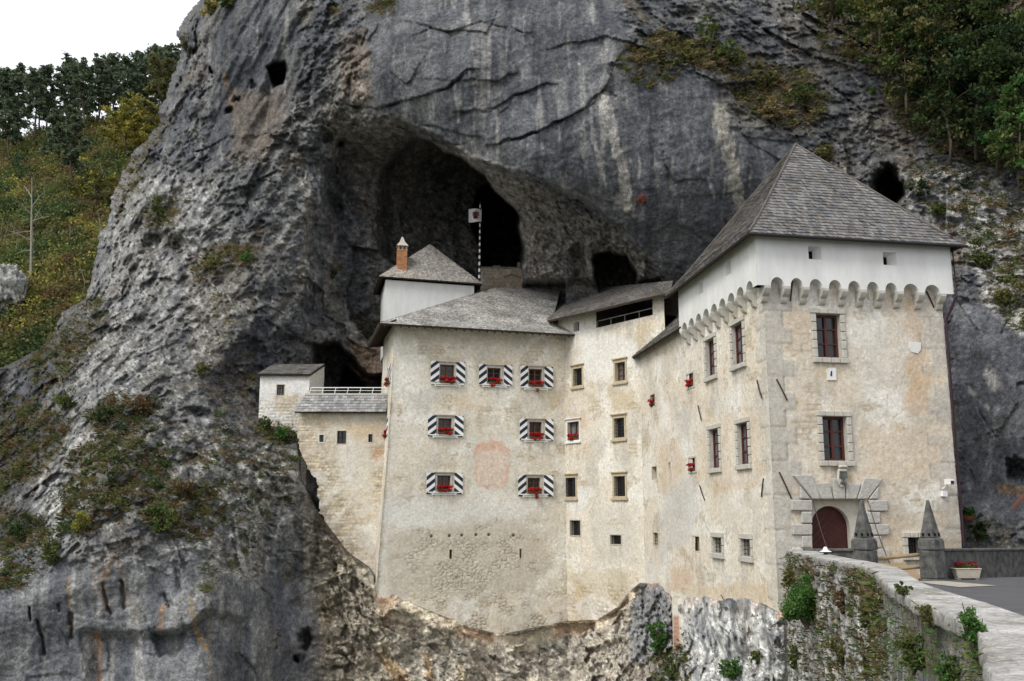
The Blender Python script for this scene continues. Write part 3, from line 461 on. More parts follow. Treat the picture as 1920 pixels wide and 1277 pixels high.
# ------------------------------------------------------------------ masonry walls with openings
def wall(fac, parent, s0, s1, z0, z1, holes, colf, step=.065, dispf=None, clip=None, name='wall', warp=None):
    def lines(a, b, cuts):
        L = list(np.linspace(a, b, max(2, int((b-a)/step)+1)))
        for x in cuts:
            if a < x < b:
                i = int(np.argmin([abs(q-x) for q in L]))
                if abs(L[i]-x) < step*.45 and L[i] not in cuts: L[i] = x
                else: L.append(x)
        return np.array(sorted(set(L)))
    S = lines(s0, s1, [x for h in holes for x in h[:2]]); Zs = lines(z0, z1, [x for h in holes for x in h[2:4]])
    SS, ZZ = np.meshgrid(S, Zs); S0_ = SS
    if warp: SS = SS+warp(SS, ZZ)
    wx = fac.O[0]+fac.d[0]*SS; wy = fac.O[1]+fac.d[1]*SS
    # pixel bearings of every wall point, only used to place the stains and tone patches traced from the photo
    cp, sp = math.cos(PITCH), math.sin(PITCH); fw = wy*cp+ZZ*sp; up = -wy*sp+ZZ*cp; UU = CX+FPX*wx/fw; VV = CY-FPX*up/fw
    damp = np.ones(SS.shape)
    for h in holes:
        d = np.maximum(np.maximum(h[0]-SS, SS-h[1]), np.maximum(h[2]-ZZ, ZZ-h[3])); damp *= ss(d, .0, .15)
    gx, gy, gz = SS+fac.O[0], SS*0+fac.O[1], ZZ
    n = .045*fbm(gx/1.6, gy, gz/1.6, 3, 81)+.014*fbm(gx/.35, gy, gz/.35, 3, 82)
    cc, dd = colf(SS, ZZ, UU, VV, wx, wy); n = (n+dd)*damp
    P = np.stack([wx+fac.n[0]*n, wy+fac.n[1]*n, ZZ], -1)
    for h in holes:
        dn = h[2]-ZZ; mk_ = ss(dn, .05, .2)*np.exp(-np.clip(dn, 0, 9)/.8)*ss(-np.maximum(h[0]-.2-SS, SS-h[1]-.2), -.02, .06)*ss(noise(SS*7, ZZ*.35, h[0], 44), -.1, .35)
        cc = mixc(cc, (.36, .30, .22), mk_*.6)
    r, k = SS.shape; idx = np.arange(r*k).reshape(r, k); q = np.stack([idx[:-1, :-1], idx[:-1, 1:], idx[1:, 1:], idx[1:, :-1]], -1)
    cs = (SS[:-1, :-1]+SS[1:, 1:])/2; cz = (ZZ[:-1, :-1]+ZZ[1:, 1:])/2; kp = np.ones(cs.shape, bool)
    for h in holes: kp &= ~((cs > h[0]) & (cs < h[1]) & (cz > h[2]) & (cz < h[3]))
    if clip is not None: kp &= clip(cs, cz, (UU[:-1, :-1]+UU[1:, 1:])/2, (VV[:-1, :-1]+VV[1:, 1:])/2)
    return mk(name, P.reshape(-1, 3), q[kp].astype(np.int32), M['plaster'], parent, col=np.clip(cc, .02, .85).reshape(-1, 3), smooth=True)
def plaster(SS, ZZ, UU, VV, wx, wy, base=(.635, .585, .49), s=0):
    a = fbm(wx/2.4, wy/2.4, ZZ/2.4, 4, 91+s); b = fbm(wx/.7, wy/.7, ZZ/.7, 4, 95+s); v = fbm(wx/.6, wy/.6, ZZ/3.5, 3, 98+s); f = fbm(wx/.2, wy/.2, ZZ/.2, 3, 99+s)
    c = np.empty(SS.shape+(3,), np.float32); c[:] = base
    c = mixc(c, (.74, .72, .66), ss(a+.4*b+.2*v, -.05, .3)*.8); c = mixc(c, (.57, .44, .29), ss(b*.7-a*.6+.3*v, .16, .42)*.5)
    c = mixc(c, (.42, .40, .36), ss(fbm(wx/1.8, wy/1.8, ZZ/2.6, 5, 121+s, .6), .02, .26)*.5); c = mixc(c, (.40, .33, .22), ss(f+.5*b, .28, .5)*.4)
    c = mixc(c, (.63, .60, .54), ss(v, .12, .35)*.3); pm = ss(fbm(wx/1.5, wy/1.5, ZZ/1.1, 4, 131+s)+.2*b, .20, .27); j, rv = stones(SS, ZZ, .33, .22, 60+s); c = mixc(c, (.52, .45, .34), pm*.6); c = mixc(c, (.34, .28, .21), pm*(1-j)*.6)
    ck = np.abs(fbm(wx/1.9, wy/1.9, ZZ/1.9, 4, 141+s)); c = mixc(c, (.33, .28, .22), (1-ss(ck, .0, .012))*ss(a, -.1, .2)*.55); fk = fbm(wx/.13, wy/.13, ZZ/.13, 2, 151+s); c = mixc(c, (.30, .25, .18), ss(fk+.5*b, .42, .52)*.6)
    return c*(1+.18*f+.08*b)[..., None], b
def stones(a, z, w, h, s):
    """courses of rubble: 1 on a stone, 0 in a joint, and a value per stone"""
    zz = z/h+.35*noise(a*.9, z*.9, 2., s)+.10*noise(a*3, z*3, 3., s); r = np.floor(zz); fz = zz-r; a = a+.06*noise(a*5, z*5, 8., s)
    x = a/w+r*.618+.5*noise(a/w*.8, r*7.7, 1., s)+.12*noise(a*4, z*4, 5., s); k = np.floor(x); fx = x-k; g = _G[_h(k, r, k*0, s)]
    jd = np.minimum(np.minimum(fx, 1-fx)*w*(1+.5*g[..., 1]), np.minimum(fz, 1-fz)*h)+.012*noise(a*9, z*9, 0, s); return ss(jd, .006, .04), np.clip(.5+g[..., 0]*.6, 0, 1)
def spot(c, UU, VV, poly, col, k, wd=4, warp=6, nz=None):
    n = noise(UU/9, VV/9, 4.4); n2_ = noise(UU/28, VV/28, 1.4); return mixc(c, col, ss(sdist(poly, UU+warp*n2_*1.5, VV+warp*n), -wd, wd)*k)
def col_mf(SS, ZZ, UU, VV, wx, wy):
    c, b = plaster(SS, ZZ, UU, VV, wx, wy); dd = np.zeros(SS.shape)
    c = mixc(c, (.66, .65, .61), ss(-np.abs(VV-965-20*b), -45, -10)*ss(1010-UU, -30, 60)*.75)                                     # newer pale band
    m = ss(sdist([(722, 1000), (820, 985), (900, 975), (960, 970), (1010, 1000), (1040, 1060), (980, 1110), (820, 1115), (722, 1100)], UU+14*b, VV+14*b), -12, 12)
    f1_, f2_, rv, _ = worley(SS/.29+.25*noise(SS*3, ZZ*3, 0, 4), ZZ/.2+.2*noise(SS*2, ZZ*4, 0, 6), 0*SS, 5, True); j = ss(f2_-f1_, .03, .17); m2 = m*ss(fbm(SS/1.6, ZZ/1.1, 0, 3, 55)+.32-np.abs(UU-890)/420-np.abs(VV-1060)/300, -.05, .25)
    c = mixc(c, (.50, .455, .375), m*.8); c = mixc(c, (.30, .25, .19), m2*(1-j)*.75); c *= (1+m2*(rv-.5)*.25)[..., None]; dd += m2*(j-1)*.035
    j3 = j; m3 = ss(VV-1105-16*b, -10, 25)*ss(fbm(SS/1.2, ZZ/1.0, 0, 3, 58), -.1, .25); c = mixc(c, (.48, .42, .32), m3*.6); c = mixc(c, (.32, .27, .2), m3*(1-j3)*.6); dd += m3*(j3-1)*.05
    c = spot(c, UU, VV, [(883, 812), (962, 812), (964, 928), (884, 926)], (.62, .615, .555), .7, 4, 2)                              # faded wall painting
    fp_ = [(888, 850), (890, 836), (903, 827), (920, 824), (940, 827), (954, 836), (958, 856), (955, 905), (946, 918), (900, 918), (888, 905)]; fs = sdist(fp_, UU+3*noise(UU/12, VV/12, 3.), VV+3*noise(UU/12, VV/12, 6.)); fn = fbm(UU/9, VV/14, 0, 4, 33)
    c = mixc(c, (.62, .37, .25), ss(fs, -3, 4)*np.clip(.36+.9*fn, 0, 1)); c = mixc(c, (.60, .29, .17), np.exp(-((fs-5)/4.5)**2)*np.clip(.25+1.0*fn, 0, 1)*.7); c = mixc(c, (.60, .27, .16), ss(fs, 0, 5)*np.exp(-((VV-838)/8)**2)*np.clip(.6+.8*fn, 0, 1)*.75)
    c = mixc(c, (.70, .66, .58), ss(fs, 4, 10)*ss(fn, .1, .3)*.6); c = mixc(c, (.58, .36, .26), ss(fs, 5, 12)*ss(-fn, .08, .25)*.5); c = mixc(c, (.62, .42, .31), ss(-np.abs(UU-920), -34, -20)*np.exp(-((VV-818)/7)**2)*ss(noise(UU/4, VV/12, 2.), -.1, .3)*.5)
    c = spot(c, UU, VV, [(904, 778), (939, 779), (939, 798), (904, 797)], (.52, .47, .38), .5, 1.5, 1)
    for p, cc, k in (([(1010, 735), (1058, 728), (1060, 765), (1030, 770)], (.43, .35, .22), .55), ([(850, 745), (880, 740), (900, 765), (860, 770)], (.58, .45, .30), .45), ([(800, 668), (870, 672), (868, 682), (805, 680)], (.42, .34, .24), .6), ([(895, 675), (960, 680), (955, 690), (900, 688)], (.45, .36, .24), .5),
                     ([(975, 680), (1035, 683), (1032, 692), (978, 690)], (.45, .36, .24), .5), ([(810, 866), (860, 866), (860, 880), (812, 880)], (.45, .37, .25), .5), ([(745, 622), (1060, 640), (1060, 655), (745, 640)], (.44, .40, .32), .55), ([(815, 820), (850, 818), (845, 860), (822, 855)], (.47, .43, .35), .5)):  # includes a long strip of darker wall just below the eave
        c = spot(c, UU, VV, p, cc, k, 7, 8)
    hol = ((809, 1006), (843, 1005), (866, 1004), (893, 1003), (917, 1003), (963, 1004))
    for hx, hy in hol: r_ = np.hypot(UU-hx, VV-hy); c = mixc(c, (.12, .1, .08), ss(-r_, -4, -1.5)); dd -= .08*ss(-r_, -4, -1.5)
    edge = ss(-np.abs(UU-np.interp(VV, [624, 857, 982, 1111], [748, 737, 726, 714])), -5, -2); c = mixc(c, (.63, .60, .54), edge*.7)
    return c, dd
def col_mw(SS, ZZ, UU, VV, wx, wy):
    c, b = plaster(SS, ZZ, UU, VV, wx, wy, s=3); dd = 0*SS
    c = spot(c, UU, VV, [(1085, 600), (1110, 610), (1190, 640), (1185, 680), (1120, 720), (1085, 690), (1080, 640)], (.70, .685, .635), .8, 8, 10)
    for p, cc, k in (([(1140, 725), (1190, 735), (1185, 765), (1150, 770)], (.46, .36, .21), .6), ([(1095, 735), (1115, 738), (1112, 752), (1098, 755)], (.44, .34, .22), .5), ([(1070, 775), (1100, 778), (1105, 800), (1092, 800)], (.55, .36, .22), .55), ([(1185, 620), (1215, 600), (1240, 600), (1200, 660)], (.52, .42, .26), .5),
                     ([(1050, 925), (1100, 915), (1092, 960), (1075, 975)], (.66, .65, .62), .7), ([(1115, 950), (1195, 950), (1195, 1060), (1115, 1060)], (.53, .50, .44), .55), ([(1062, 1075), (1160, 1065), (1185, 1100), (1165, 1130), (1080, 1110)], (.47, .40, .27), .6), ([(1000, 735), (1085, 735), (1070, 770)], (.50, .42, .29), .4),
                     ([(1080, 1095), (1100, 1095), (1098, 1125), (1083, 1125)], (.48, .36, .20), .6)):
        c = spot(c, UU, VV, p, cc, k, 6, 9)
    j, rv = stones(SS, ZZ, .34, .24, 12); m = ss(VV-1085-22*b, -12, 30)*ss(fbm(SS/1.2, ZZ, 0, 3, 59), -.1, .25); c = mixc(c, (.33, .27, .2), m*(1-j)*.7); dd = dd+m*(j-1)*.05
    return c, dd
def col_ts(SS, ZZ, UU, VV, wx, wy):
    c, b = plaster(SS, ZZ, UU, VV, wx, wy, base=(.65, .59, .49), s=6); dd = 0*SS
    for p, cc, k in (([(1240, 830), (1275, 820), (1280, 870), (1265, 930), (1245, 930), (1238, 880)], (.55, .43, .31), .5), ([(1270, 900), (1300, 880), (1310, 960), (1290, 1010), (1240, 1060), (1240, 960)], (.50, .495, .475), .6), ([(1265, 770), (1290, 765), (1290, 830), (1262, 820)], (.53, .52, .49), .45),
                     ([(1330, 905), (1430, 895), (1425, 915), (1335, 925)], (.57, .41, .26), .45), ([(1315, 780), (1440, 770), (1440, 895), (1315, 900)], (.62, .51, .38), .5), ([(1255, 1070), (1300, 1060), (1295, 1100), (1260, 1110)], (.50, .30, .18), .45), ([(1290, 1100), (1460, 1090), (1460, 1130), (1290, 1120)], (.56, .44, .30), .55),
                     ([(1200, 1040), (1230, 1050), (1235, 1100), (1200, 1095)], (.66, .65, .62), .6), ([(1345, 930), (1430, 920), (1430, 1000), (1350, 1000)], (.63, .59, .52), .4), ([(1290, 735), (1300, 735), (1298, 760), (1292, 760)], (.5, .4, .3), .3)):
        c = spot(c, UU, VV, p, cc, k, 7, 9)
    r = np.floor(ZZ/.62); lng = .55+.45*((r % 2) > .5)+.12*noise(r*3.1, r*0, 0, 3); q = ss(lng-SS, -.02, .02); gz = ZZ/.62-r
    jt = np.maximum(ss(-gz, -.06, -.02), ss(np.abs(SS-lng)*-1, -.03, -.012)*(SS < lng+.03))*(q > .1)
    c = mixc(c, (.50, .48, .43), q*.6); c = mixc(c, (.34, .31, .27), jt*.6); dd = dd+.02*q-.02*jt
    return c, dd
def col_tf(SS, ZZ, UU, VV, wx, wy):
    c, b = plaster(SS, ZZ, UU, VV, wx, wy, base=(.60, .54, .445), s=9); dd = 0*SS; S_ = SS
    for p, cc, k in (([(1690, 560), (1720, 560), (1715, 600), (1730, 660), (1745, 700), (1740, 780), (1700, 740), (1705, 640)], (.53, .38, .24), .5), ([(1700, 720), (1755, 700), (1750, 770), (1710, 780)], (.53, .38, .24), .45), ([(1465, 570), (1510, 580), (1505, 640), (1470, 650)], (.50, .38, .27), .45), ([(1600, 600), (1700, 600), (1700, 720), (1610, 740)], (.60, .57, .50), .5),
                     ([(1650, 960), (1770, 960), (1780, 1040), (1650, 1040)], (.50, .40, .28), .5), ([(1755, 940), (1800, 940), (1800, 1040), (1765, 1040)], (.33, .27, .2), .5), ([(1620, 800), (1760, 790), (1765, 900), (1630, 900)], (.585, .48, .35), .4), ([(1520, 690), (1590, 690), (1585, 730), (1525, 720)], (.57, .44, .29), .4)):
        c = spot(c, UU, VV, p, cc, k, 9, 12)
    def quoin(c, dd, S, k, sd):
        r = np.floor(ZZ/.62+.0); lng = .62+.42*((r % 2) < .5)+.14*noise(r*2.3, r*0, 0, sd); q = ss(lng-S, -.02, .02)*k; gz = ZZ/.62-r
        jt = np.maximum(ss(-gz, -.06, -.02), ss(np.abs(S-lng)*-1, -.03, -.012)*(S < lng+.03))*(q > .1)
        c = mixc(c, (.43, .41, .37), q*.7); c = mixc(c, (.27, .25, .22), jt*.6); return c, dd+.02*q-.02*jt
    c, dd = quoin(c, dd, SS, 1., 5); c, dd = quoin(c, dd, TWID-SS, .8*ss(noise(ZZ*1.1, 0*ZZ, 0, 77), -.35, -.1), 8)
    return c, dd
def col_ax(SS, ZZ, UU, VV, wx, wy):
    c, b = plaster(SS, ZZ, UU, VV, wx, wy, s=12); dd = 0*SS
    c = mixc(c, (.50, .45, .37), ss(900-VV, -60, 60)*.5)
    j, rv = stones(SS, ZZ, .24, .17, 22); m = np.maximum(ss(630+14*b-UU+.28*(VV-860), -14, 14), ss(UU-697-10*b, -8, 10)*ss(-np.abs(VV-880), -90, -30)); m = np.maximum(m, ss(VV-1010+18*b-(UU-640)*.3, -10, 20)*.8)
    m = m*ss(fbm(SS/.8, ZZ/.8, 0, 4, 25), -.35, .15); c = mixc(c, (.52, .44, .31), m*.7); c = mixc(c, (.34, .28, .2), m*(1-j)*.6); c *= (1+m*(rv-.5)*.45)[..., None]; dd = dd+m*(j-1)*.04
    for p, cc, k in (([(650, 800), (690, 790), (715, 800), (700, 820), (660, 825)], (.53, .40, .24), .6), ([(695, 840), (712, 840), (710, 862), (695, 858)], (.45, .22, .13), .6), ([(590, 780), (660, 785), (650, 800), (590, 800)], (.47, .38, .26), .5)): c = spot(c, UU, VV, p, cc, k, 6, 7)
    return c, dd
# ---- window maker
def opening(fac, root, W, holes, reveal='cream', depth=.28, glass='glass', frame='ltwood', mull=(1, 2), grille=None, surround=None, label=None, fw=.06, name='window', splay=0, frame_only=False, slab=True):
    a0, a1, z0, z1 = W; holes.append((a0, a1, z0, z1)); mb = MB(); e = .012; k = splay
    outer = [(a0, z0), (a1, z0), (a1, z1), (a0, z1)]; inner = [(a0+k, z0+k), (a1-k, z0+k), (a1-k, z1-k), (a0+k, z1-k)]; t = .05
    ring = [(a0-t, z0-t), (a1+t, z0-t), (a1+t, z1+t), (a0-t, z1+t)]
    for i in range(4):
        j = (i+1) % 4
        mb.poly([fac.p(*outer[i], e), fac.p(*outer[j], e), fac.p(*inner[j], -depth), fac.p(*inner[i], -depth)])
        mb.poly([fac.p(*ring[i], e), fac.p(*ring[j], e), fac.p(*outer[j], e), fac.p(*outer[i], e)])
        mb.poly([fac.p(*ring[i], -.03), fac.p(*ring[j], -.03), fac.p(*ring[j], e), fac.p(*ring[i], e)])
    win = mb.build(name, M[reveal], root)
    if label: win['label'] = label
    g = MB(); dp = depth-.02; g.poly([fac.p(a, z, -dp) for a, z in inner]); g.build('pane', M[glass], win)
    if frame:
        f = MB(); b0, b1, y0, y1 = a0+k, a1-k, z0+k, z1-k; n0, n1 = -dp+.003, -dp+.07
        for q in ((b0, b0+fw, y0, y1), (b1-fw, b1, y0, y1), (b0+fw, b1-fw, y0, y0+fw), (b0+fw, b1-fw, y1-fw, y1)): fac.box(f, *q, n0, n1)
        for i in range(mull[0]): m_ = b0+(b1-b0)*(i+1)/(mull[0]+1); fac.box(f, m_-fw*.5, m_+fw*.5, y0+fw, y1-fw, n0, n1+.012)
        for i in range(mull[1]): m_ = y0+(y1-y0)*(i+1)/(mull[1]+1); fac.box(f, b0+fw, b1-fw, m_-fw*.28, m_+fw*.28, n0, n1-.012)
        f.build('frame', M[frame], win)
    if grille:
        gr = MB(); nx, nz = grille; n = -.06
        for i in range(nx): x = a0+(a1-a0)*(i+.5)/nx; gr.tube([fac.p(x, z0, n), fac.p(x, z1, n)], .015, 5)
        for i in range(nz): z = z0+(z1-z0)*(i+.5)/nz; gr.tube([fac.p(a0, z, n-.01), fac.p(a1, z, n-.01)], .013, 5)
        gr.build('grille', M['iron'], win)
    if surround:
        mt, wd, corn, sill = surround; s_ = MB(); n0, n1 = -.02, .035
        fac.box(s_, a0-wd, a0, z0, z1, n0, n1); fac.box(s_, a1, a1+wd, z0, z1, n0, n1); fac.box(s_, a0-wd, a1+wd, z1, z1+wd, n0, n1+.004); fac.box(s_, a0-wd, a1+wd, z0-wd*.8, z0, n0, n1+.002)
        s_.build('surround', M[mt], win, bevel=.008)
        if corn: c_ = MB(); fac.box(c_, a0-wd-.10, a1+wd+.10, z1+wd+.06, z1+wd+.13, -.02, .13); fac.box(c_, a0-wd-.04, a1+wd+.04, z1+wd+.005, z1+wd+.06, -.02, .07); c_.build('cornice', M[mt], win, bevel=.01)
        if sill: c_ = MB(); fac.box(c_, a0-wd-.08, a1+wd+.08, z0-wd-.09, z0-wd*.8-.004, -.02, .12); c_.build('sill', M[mt], win, bevel=.01)
    return win
def blockframe(fac, win, W, nside, ntop, wd=.2, sill=.24, mt='stone', prot=.07):
    """jambs, lintel and sill of separate dressed blocks"""
    a0, a1, z0, z1 = W; mb = MB(); g = .012
    for i in range(nside):
        y0 = z0+(z1-z0)*i/nside; y1 = z0+(z1-z0)*(i+1)/nside
        for x0, x1 in ((a0-wd, a0-.002), (a1+.002, a1+wd)): fac.box(mb, x0, x1, y0+g, y1-g, -.03, prot)
    for i in range(ntop):
        x0 = a0-wd*1.15+(a1-a0+wd*2.3)*i/ntop; x1 = a0-wd*1.15+(a1-a0+wd*2.3)*(i+1)/ntop; fac.box(mb, x0+g*.6, x1-g*.6, z1+.004, z1+sill, -.03, prot+.02); fac.box(mb, x0+g*.6, x1-g*.6, z0-sill, z0-.004, -.03, prot+.06)
    mb.build('surround', M[mt], win, bevel=.02)
def clipc(poly, a, b, c):      # keep a*x+b*y<=c
    out = []
    for i in range(len(poly)):
        p, q = poly[i], poly[(i+1) % len(poly)]; dp, dq = a*p[0]+b*p[1]-c, a*q[0]+b*q[1]-c
        if dp <= 0: out.append(p)
        if dp*dq < 0: t = dp/(dp-dq); out.append((p[0]+(q[0]-p[0])*t, p[1]+(q[1]-p[1])*t))
    return out
def shutter(fac, win, a0, a1, z0, z1, sgn, n=.05):
    sw = random.uniform(.0, .13); nf = lambda a: n+sw*(abs(a-(a0 if sgn < 0 else a1))/(a1-a0)); mb = MB(); mb.hexa([fac.p(a0, z0, nf(a0)+.035), fac.p(a1, z0, nf(a1)+.035), fac.p(a1, z0, nf(a1)), fac.p(a0, z0, nf(a0)), fac.p(a0, z1, nf(a0)+.035), fac.p(a1, z1, nf(a1)+.035), fac.p(a1, z1, nf(a1)), fac.p(a0, z1, nf(a0))], 0); h = (a1-a0)*.78; per = .46
    for k in range(-12, 24):
        lo = k*per; pl = [(0, 0), (a1-a0, 0), (a1-a0, z1-z0), (0, z1-z0)]; s = .78*sgn
        pl = clipc(pl, s, -1, -lo+.235); pl = clipc(pl, -s, 1, lo+0.0)
        if len(pl) > 2: mb.poly([fac.p(a0+x, z0+z, nf(a0+x)+.038) for x, z in pl], 1)
    return mb.build('shutter', [M['shw'], M['shb']], win)
def leaves(n, C, R, size, cols, seed=0, flat=.0, tri=False):
    """n leaf quads scattered through ellipsoids C (k,3) with radii R (k,3)"""
    g = np.random.default_rng(seed); C = np.atleast_2d(C); R = np.atleast_2d(R); k = g.integers(0, len(C), n)
    d = g.normal(size=(n, 3)); d /= np.linalg.norm(d, axis=1)[:, None]; d *= np.minimum(np.abs(g.normal(size=(n, 1)))*.34+.55*g.random((n, 1))**.6, 1.7); p = C[k]+d*R[k]
    a = g.normal(size=(n, 3)); a[:, 2] *= (1-flat); a /= np.linalg.norm(a, axis=1)[:, None]; b = np.cross(a, g.normal(size=(n, 3))); b /= np.linalg.norm(b, axis=1)[:, None]
    s = size*(.6+.8*g.random((n, 1))); a = a*s; b = b*s*.55
    v = np.stack([p-a, p+b, p+a, p-b], 1).reshape(-1, 3); f = np.arange(4*n).reshape(n, 4)
    cols = np.array(cols, float); cl = np.array([cols[q] for q in g.integers(0, len(cols), len(C))])[k]; cl = cl*(.62+.76*g.random((n, 1))); c = np.repeat(cl, 4, axis=0)
    return v, f.astype(np.int32), c
def flowerbox(P, wdt, d, n, label, cat='flower box', amount=1., trail=.25, box=True, sd=1):
    """planter with geraniums; P = centre of its bottom, d along, n outward"""
    root = thing('flower_box', P, label, cat, 'geranium boxes at the castle windows'); h = .16; mb = MB()
    def q(a, o, z): return (P[0]+d[0]*a+n[0]*o, P[1]+d[1]*a+n[1]*o, P[2]+z)
    w2 = wdt/2
    mb.hexa([q(-w2*.95, 0, 0), q(w2*.95, 0, 0), q(w2*.95, .15, 0), q(-w2*.95, .15, 0), q(-w2, -.01, h), q(w2, -.01, h), q(w2, .18, h), q(-w2, .18, h)]); mb.build('trough', M['ltwood'], root)
    g = np.random.default_rng(sd); k = int(7*amount)+2; t = np.linspace(-.9, .9, k)*w2
    C = np.array([q(x, .12+.05*g.random(), h+.06+.07*g.random()) for x in t]+[q(g.uniform(-.6, .6)*w2, .2, h-.05-trail*g.random()) for _ in range(3)])
    v, f, c = leaves(int(260*amount), C, [[.13, .1, .10]]*len(C), .05, [(.05, .11, .03), (.04, .09, .025)], sd); mk('foliage', v, f, M['leaf'], root, col=c)
    C2 = C+np.array([n[0]*.07, n[1]*.07, .04]); v, f, c = leaves(int(420*amount), C2, [[.12, .09, .085]]*len(C), .042, [(.52, .012, .02), (.42, .008, .016), (.60, .02, .03)], sd+5); mk('flowers', v, f, M['red'], root, col=c)
    return root
# ---- shingled roof slopes
def slope(name, poly, parent, mats=None, course=.24, wid=.14, base=(.30, .29, .28), thick=.12, lift=.042, seed=0, soffit=True, patch=None, keepslab=True):
    pts = [Vector(p) for p in poly]; n = Vector((0, 0, 0))
    for i in range(len(pts)): n += (pts[i]-pts[0]).cross(pts[(i+1) % len(pts)]-pts[0])
    n.normalize(); n = n if n.z > 0 else -n
    eh = n.cross(Vector((0, 0, 1))).normalized(); eu = eh.cross(n).normalized()
    if eu.z < 0: eu = -eu
    O = min(pts, key=lambda p: (p-pts[0]).dot(eu)); Q = [((p-O).dot(eh), (p-O).dot(eu)) for p in pts]
    def span(b):
        xs = []
        for i in range(len(Q)):
            (x0, y0), (x1, y1) = Q[i], Q[(i+1) % len(Q)]
            if (y0-b)*(y1-b) < 0 or (y0 == b) != (y1 == b): xs.append(x0+(x1-x0)*(b-y0)/(y1-y0))
        return (min(xs), max(xs)) if len(xs) > 1 else None
    bmax = max(q[1] for q in Q); g = np.random.default_rng(seed); v = []; f = []; c = []; b = 1e-4
    while b < bmax-.02:
        s0 = span(b); s1 = span(min(b+course*1.15, bmax-1e-4)) or s0
        if s0:
            x = s0[0]-wid*g.random()
            while x < s0[1]:
                wd_ = wid*(.7+.6*g.random()); xa, xb = max(x+.004, s0[0]), min(x+wd_-.004, s0[1]); x += wd_
                if xb-xa < .01: continue
                ua, ub = min(max(xa, s1[0]), s1[1]), min(max(xb, s1[0]), s1[1]); l = lift*(.7+.6*g.random()); jb = b-.03*g.random()*course/.24
                top = min(b+course*1.15, bmax); k = len(v)
                for a_, b_, h_ in ((xa, jb, l), (xb, jb, l+.008*g.normal()), (ub, top, .006), (ua, top, .006), (xa, jb, .002), (xb, jb, .002)): v.append(O+eh*a_+eu*b_+n*h_)
                f.append((k, k+1, k+2, k+3)); f.append((k+4, k+5, k+1, k))
                t = g.random(); cc = np.array(base)*(.68+.64*t); cc = cc*(1+.25*float(noise(np.array([a_*.8]), np.array([b_*.8]), 0, seed)[0])); cc = cc+np.array((.02, .008, -.004))*g.normal()*.5
                if patch: cc = patch(cc, O+eh*xa+eu*b, g)
                c += [cc]*6
        b += course
    o = mk(name, v, f, M['shingle'], parent, col=np.clip(np.array(c), .03, .7))
    if soffit:
        mb = MB(); mb.prism([p-n*thick for p in pts], [p-n*.0 for p in pts]); mb.build('roof_board', M['wood'], o)
    return o
# ------------------------------------------------------------------ GATE TOWER
OV = .42
tower = thing('gate_tower', TF.p(TWID/2, -5, -4), 'tall square cream gate tower with white overhanging top storey and steep shingle roof', 'tower')
hTF, hTS = [], []
ZB = float(TF.sz(1460, 1185)[1])
ZC0 = float(TF.sz(1600, 577)[1]); ZARC = float(TF.sz(1600, 548)[1])                     # corbel foot / spring line
EAVE_Z = float(TF.sz(1415, 436, -OV)[1])
for (u0, u1, v0, v1, lb) in ((1531, 1576, 589, 671, None), (1543, 1588, 781, 864, None)):
    W = TF.rect(u0, u1, v0, v1); wn = opening(TF, tower, W, hTF, reveal='stone', frame='brown', mull=(1, 2), fw=.09, depth=.3); blockframe(TF, wn, W, 5, 4, wd=.2, sill=.2)
W = TF.rect(1702, 1727, 1008, 1040); wn = opening(TF, tower, W, hTF, reveal='stone', frame=None, grille=(3, 4), depth=.35); blockframe(TF, wn, W, 2, 3, wd=.2, sill=.2)
for (u0, u1, v0, v1) in ((1374, 1394.5, 606.5, 684), (1325, 1341.5, 636, 706), (1384.5, 1404.5, 793, 871), (1332, 1349.5, 804.5, 878)):
    W = TS.rect(u0, u1, v0, v1); wn = opening(TS, tower, W, hTS, reveal='stone', frame='brown', mull=(1, 2), fw=.09, depth=.22, glass='paleglass'); blockframe(TS, wn, W, 5, 3, wd=.2, sill=.2)
for (u0, u1, v0, v1) in ((1391, 1409, 1011, 1043), (1338, 1355, 1008, 1037)):
    W = TS.rect(u0, u1, v0, v1); wn = opening(TS, tower, W, hTS, reveal='stone', frame=None, grille=(3, 4), depth=.5); blockframe(TS, wn, W, 2, 1, wd=.16, sill=.22, mt='stone')
# portal recess
PR = TF.rect(1521.5, 1624, 937, 1045); PR = (PR[0], PR[1], float(TF.sz(1570, 1085)[1]), PR[3]); hTF.append(PR)
wall(TF, tower, -.03, TWID, ZB-2.5, EAVE_Z-.2, hTF, col_tf)
# side wall: the tower and the lower wing behind it share one plane, split where the white storey ends
TEND = TLEN
hA = []
wing = thing('castle_wing', TS.p((TLEN+WLEN)/2, -6, -2), 'narrow cream wing with small barred windows between the gate tower and the recessed wall', 'castle wing')
for k in ((1288.5, 1301, 701, 726), (1292.5, 1304.5, 859, 884)):
    W = TS.rect(*k); wn = opening(TS, wing if 0 else tower, W, hTS, reveal='white', frame=None, depth=.35, surround=('wpaint' if 0 else 'stone', .10, False, False))
W = TS.rect(1299, 1311.5, 1006, 1033); opening(TS, tower, W, hTS, reveal='cream', frame=None, grille=(3, 5), depth=.4)
for k, kw in (((1219, 1228, 740, 762), {}), ((1222.5, 1231.5, 875, 897), {}), ((1225, 1234, 999, 1023), dict(grille=(2, 4))), ((1254, 1257.2, 867, 881), {})):
    W = TS.rect(*k); opening(TS, wing, W, hA, reveal='cream', frame=None, depth=.35, **kw)
WZ1 = float(TS.sz(1230, 640)[1])
wall(TS, tower, -.03, TEND, ZB-1, EAVE_Z-.3, hTS, col_ts)
wall(TS, wing, TEND, WLEN+.15, ZB-1, WZ1, hA, col_ts, clip=None)
bb = MB(); bk = [(*(np.array(PC)+dTF*a_+dTS*t_), ZB-3) for a_, t_ in ((.1, .1), (TWID-.02, .05), (TWID-.02, TLEN), (.1, TLEN))]
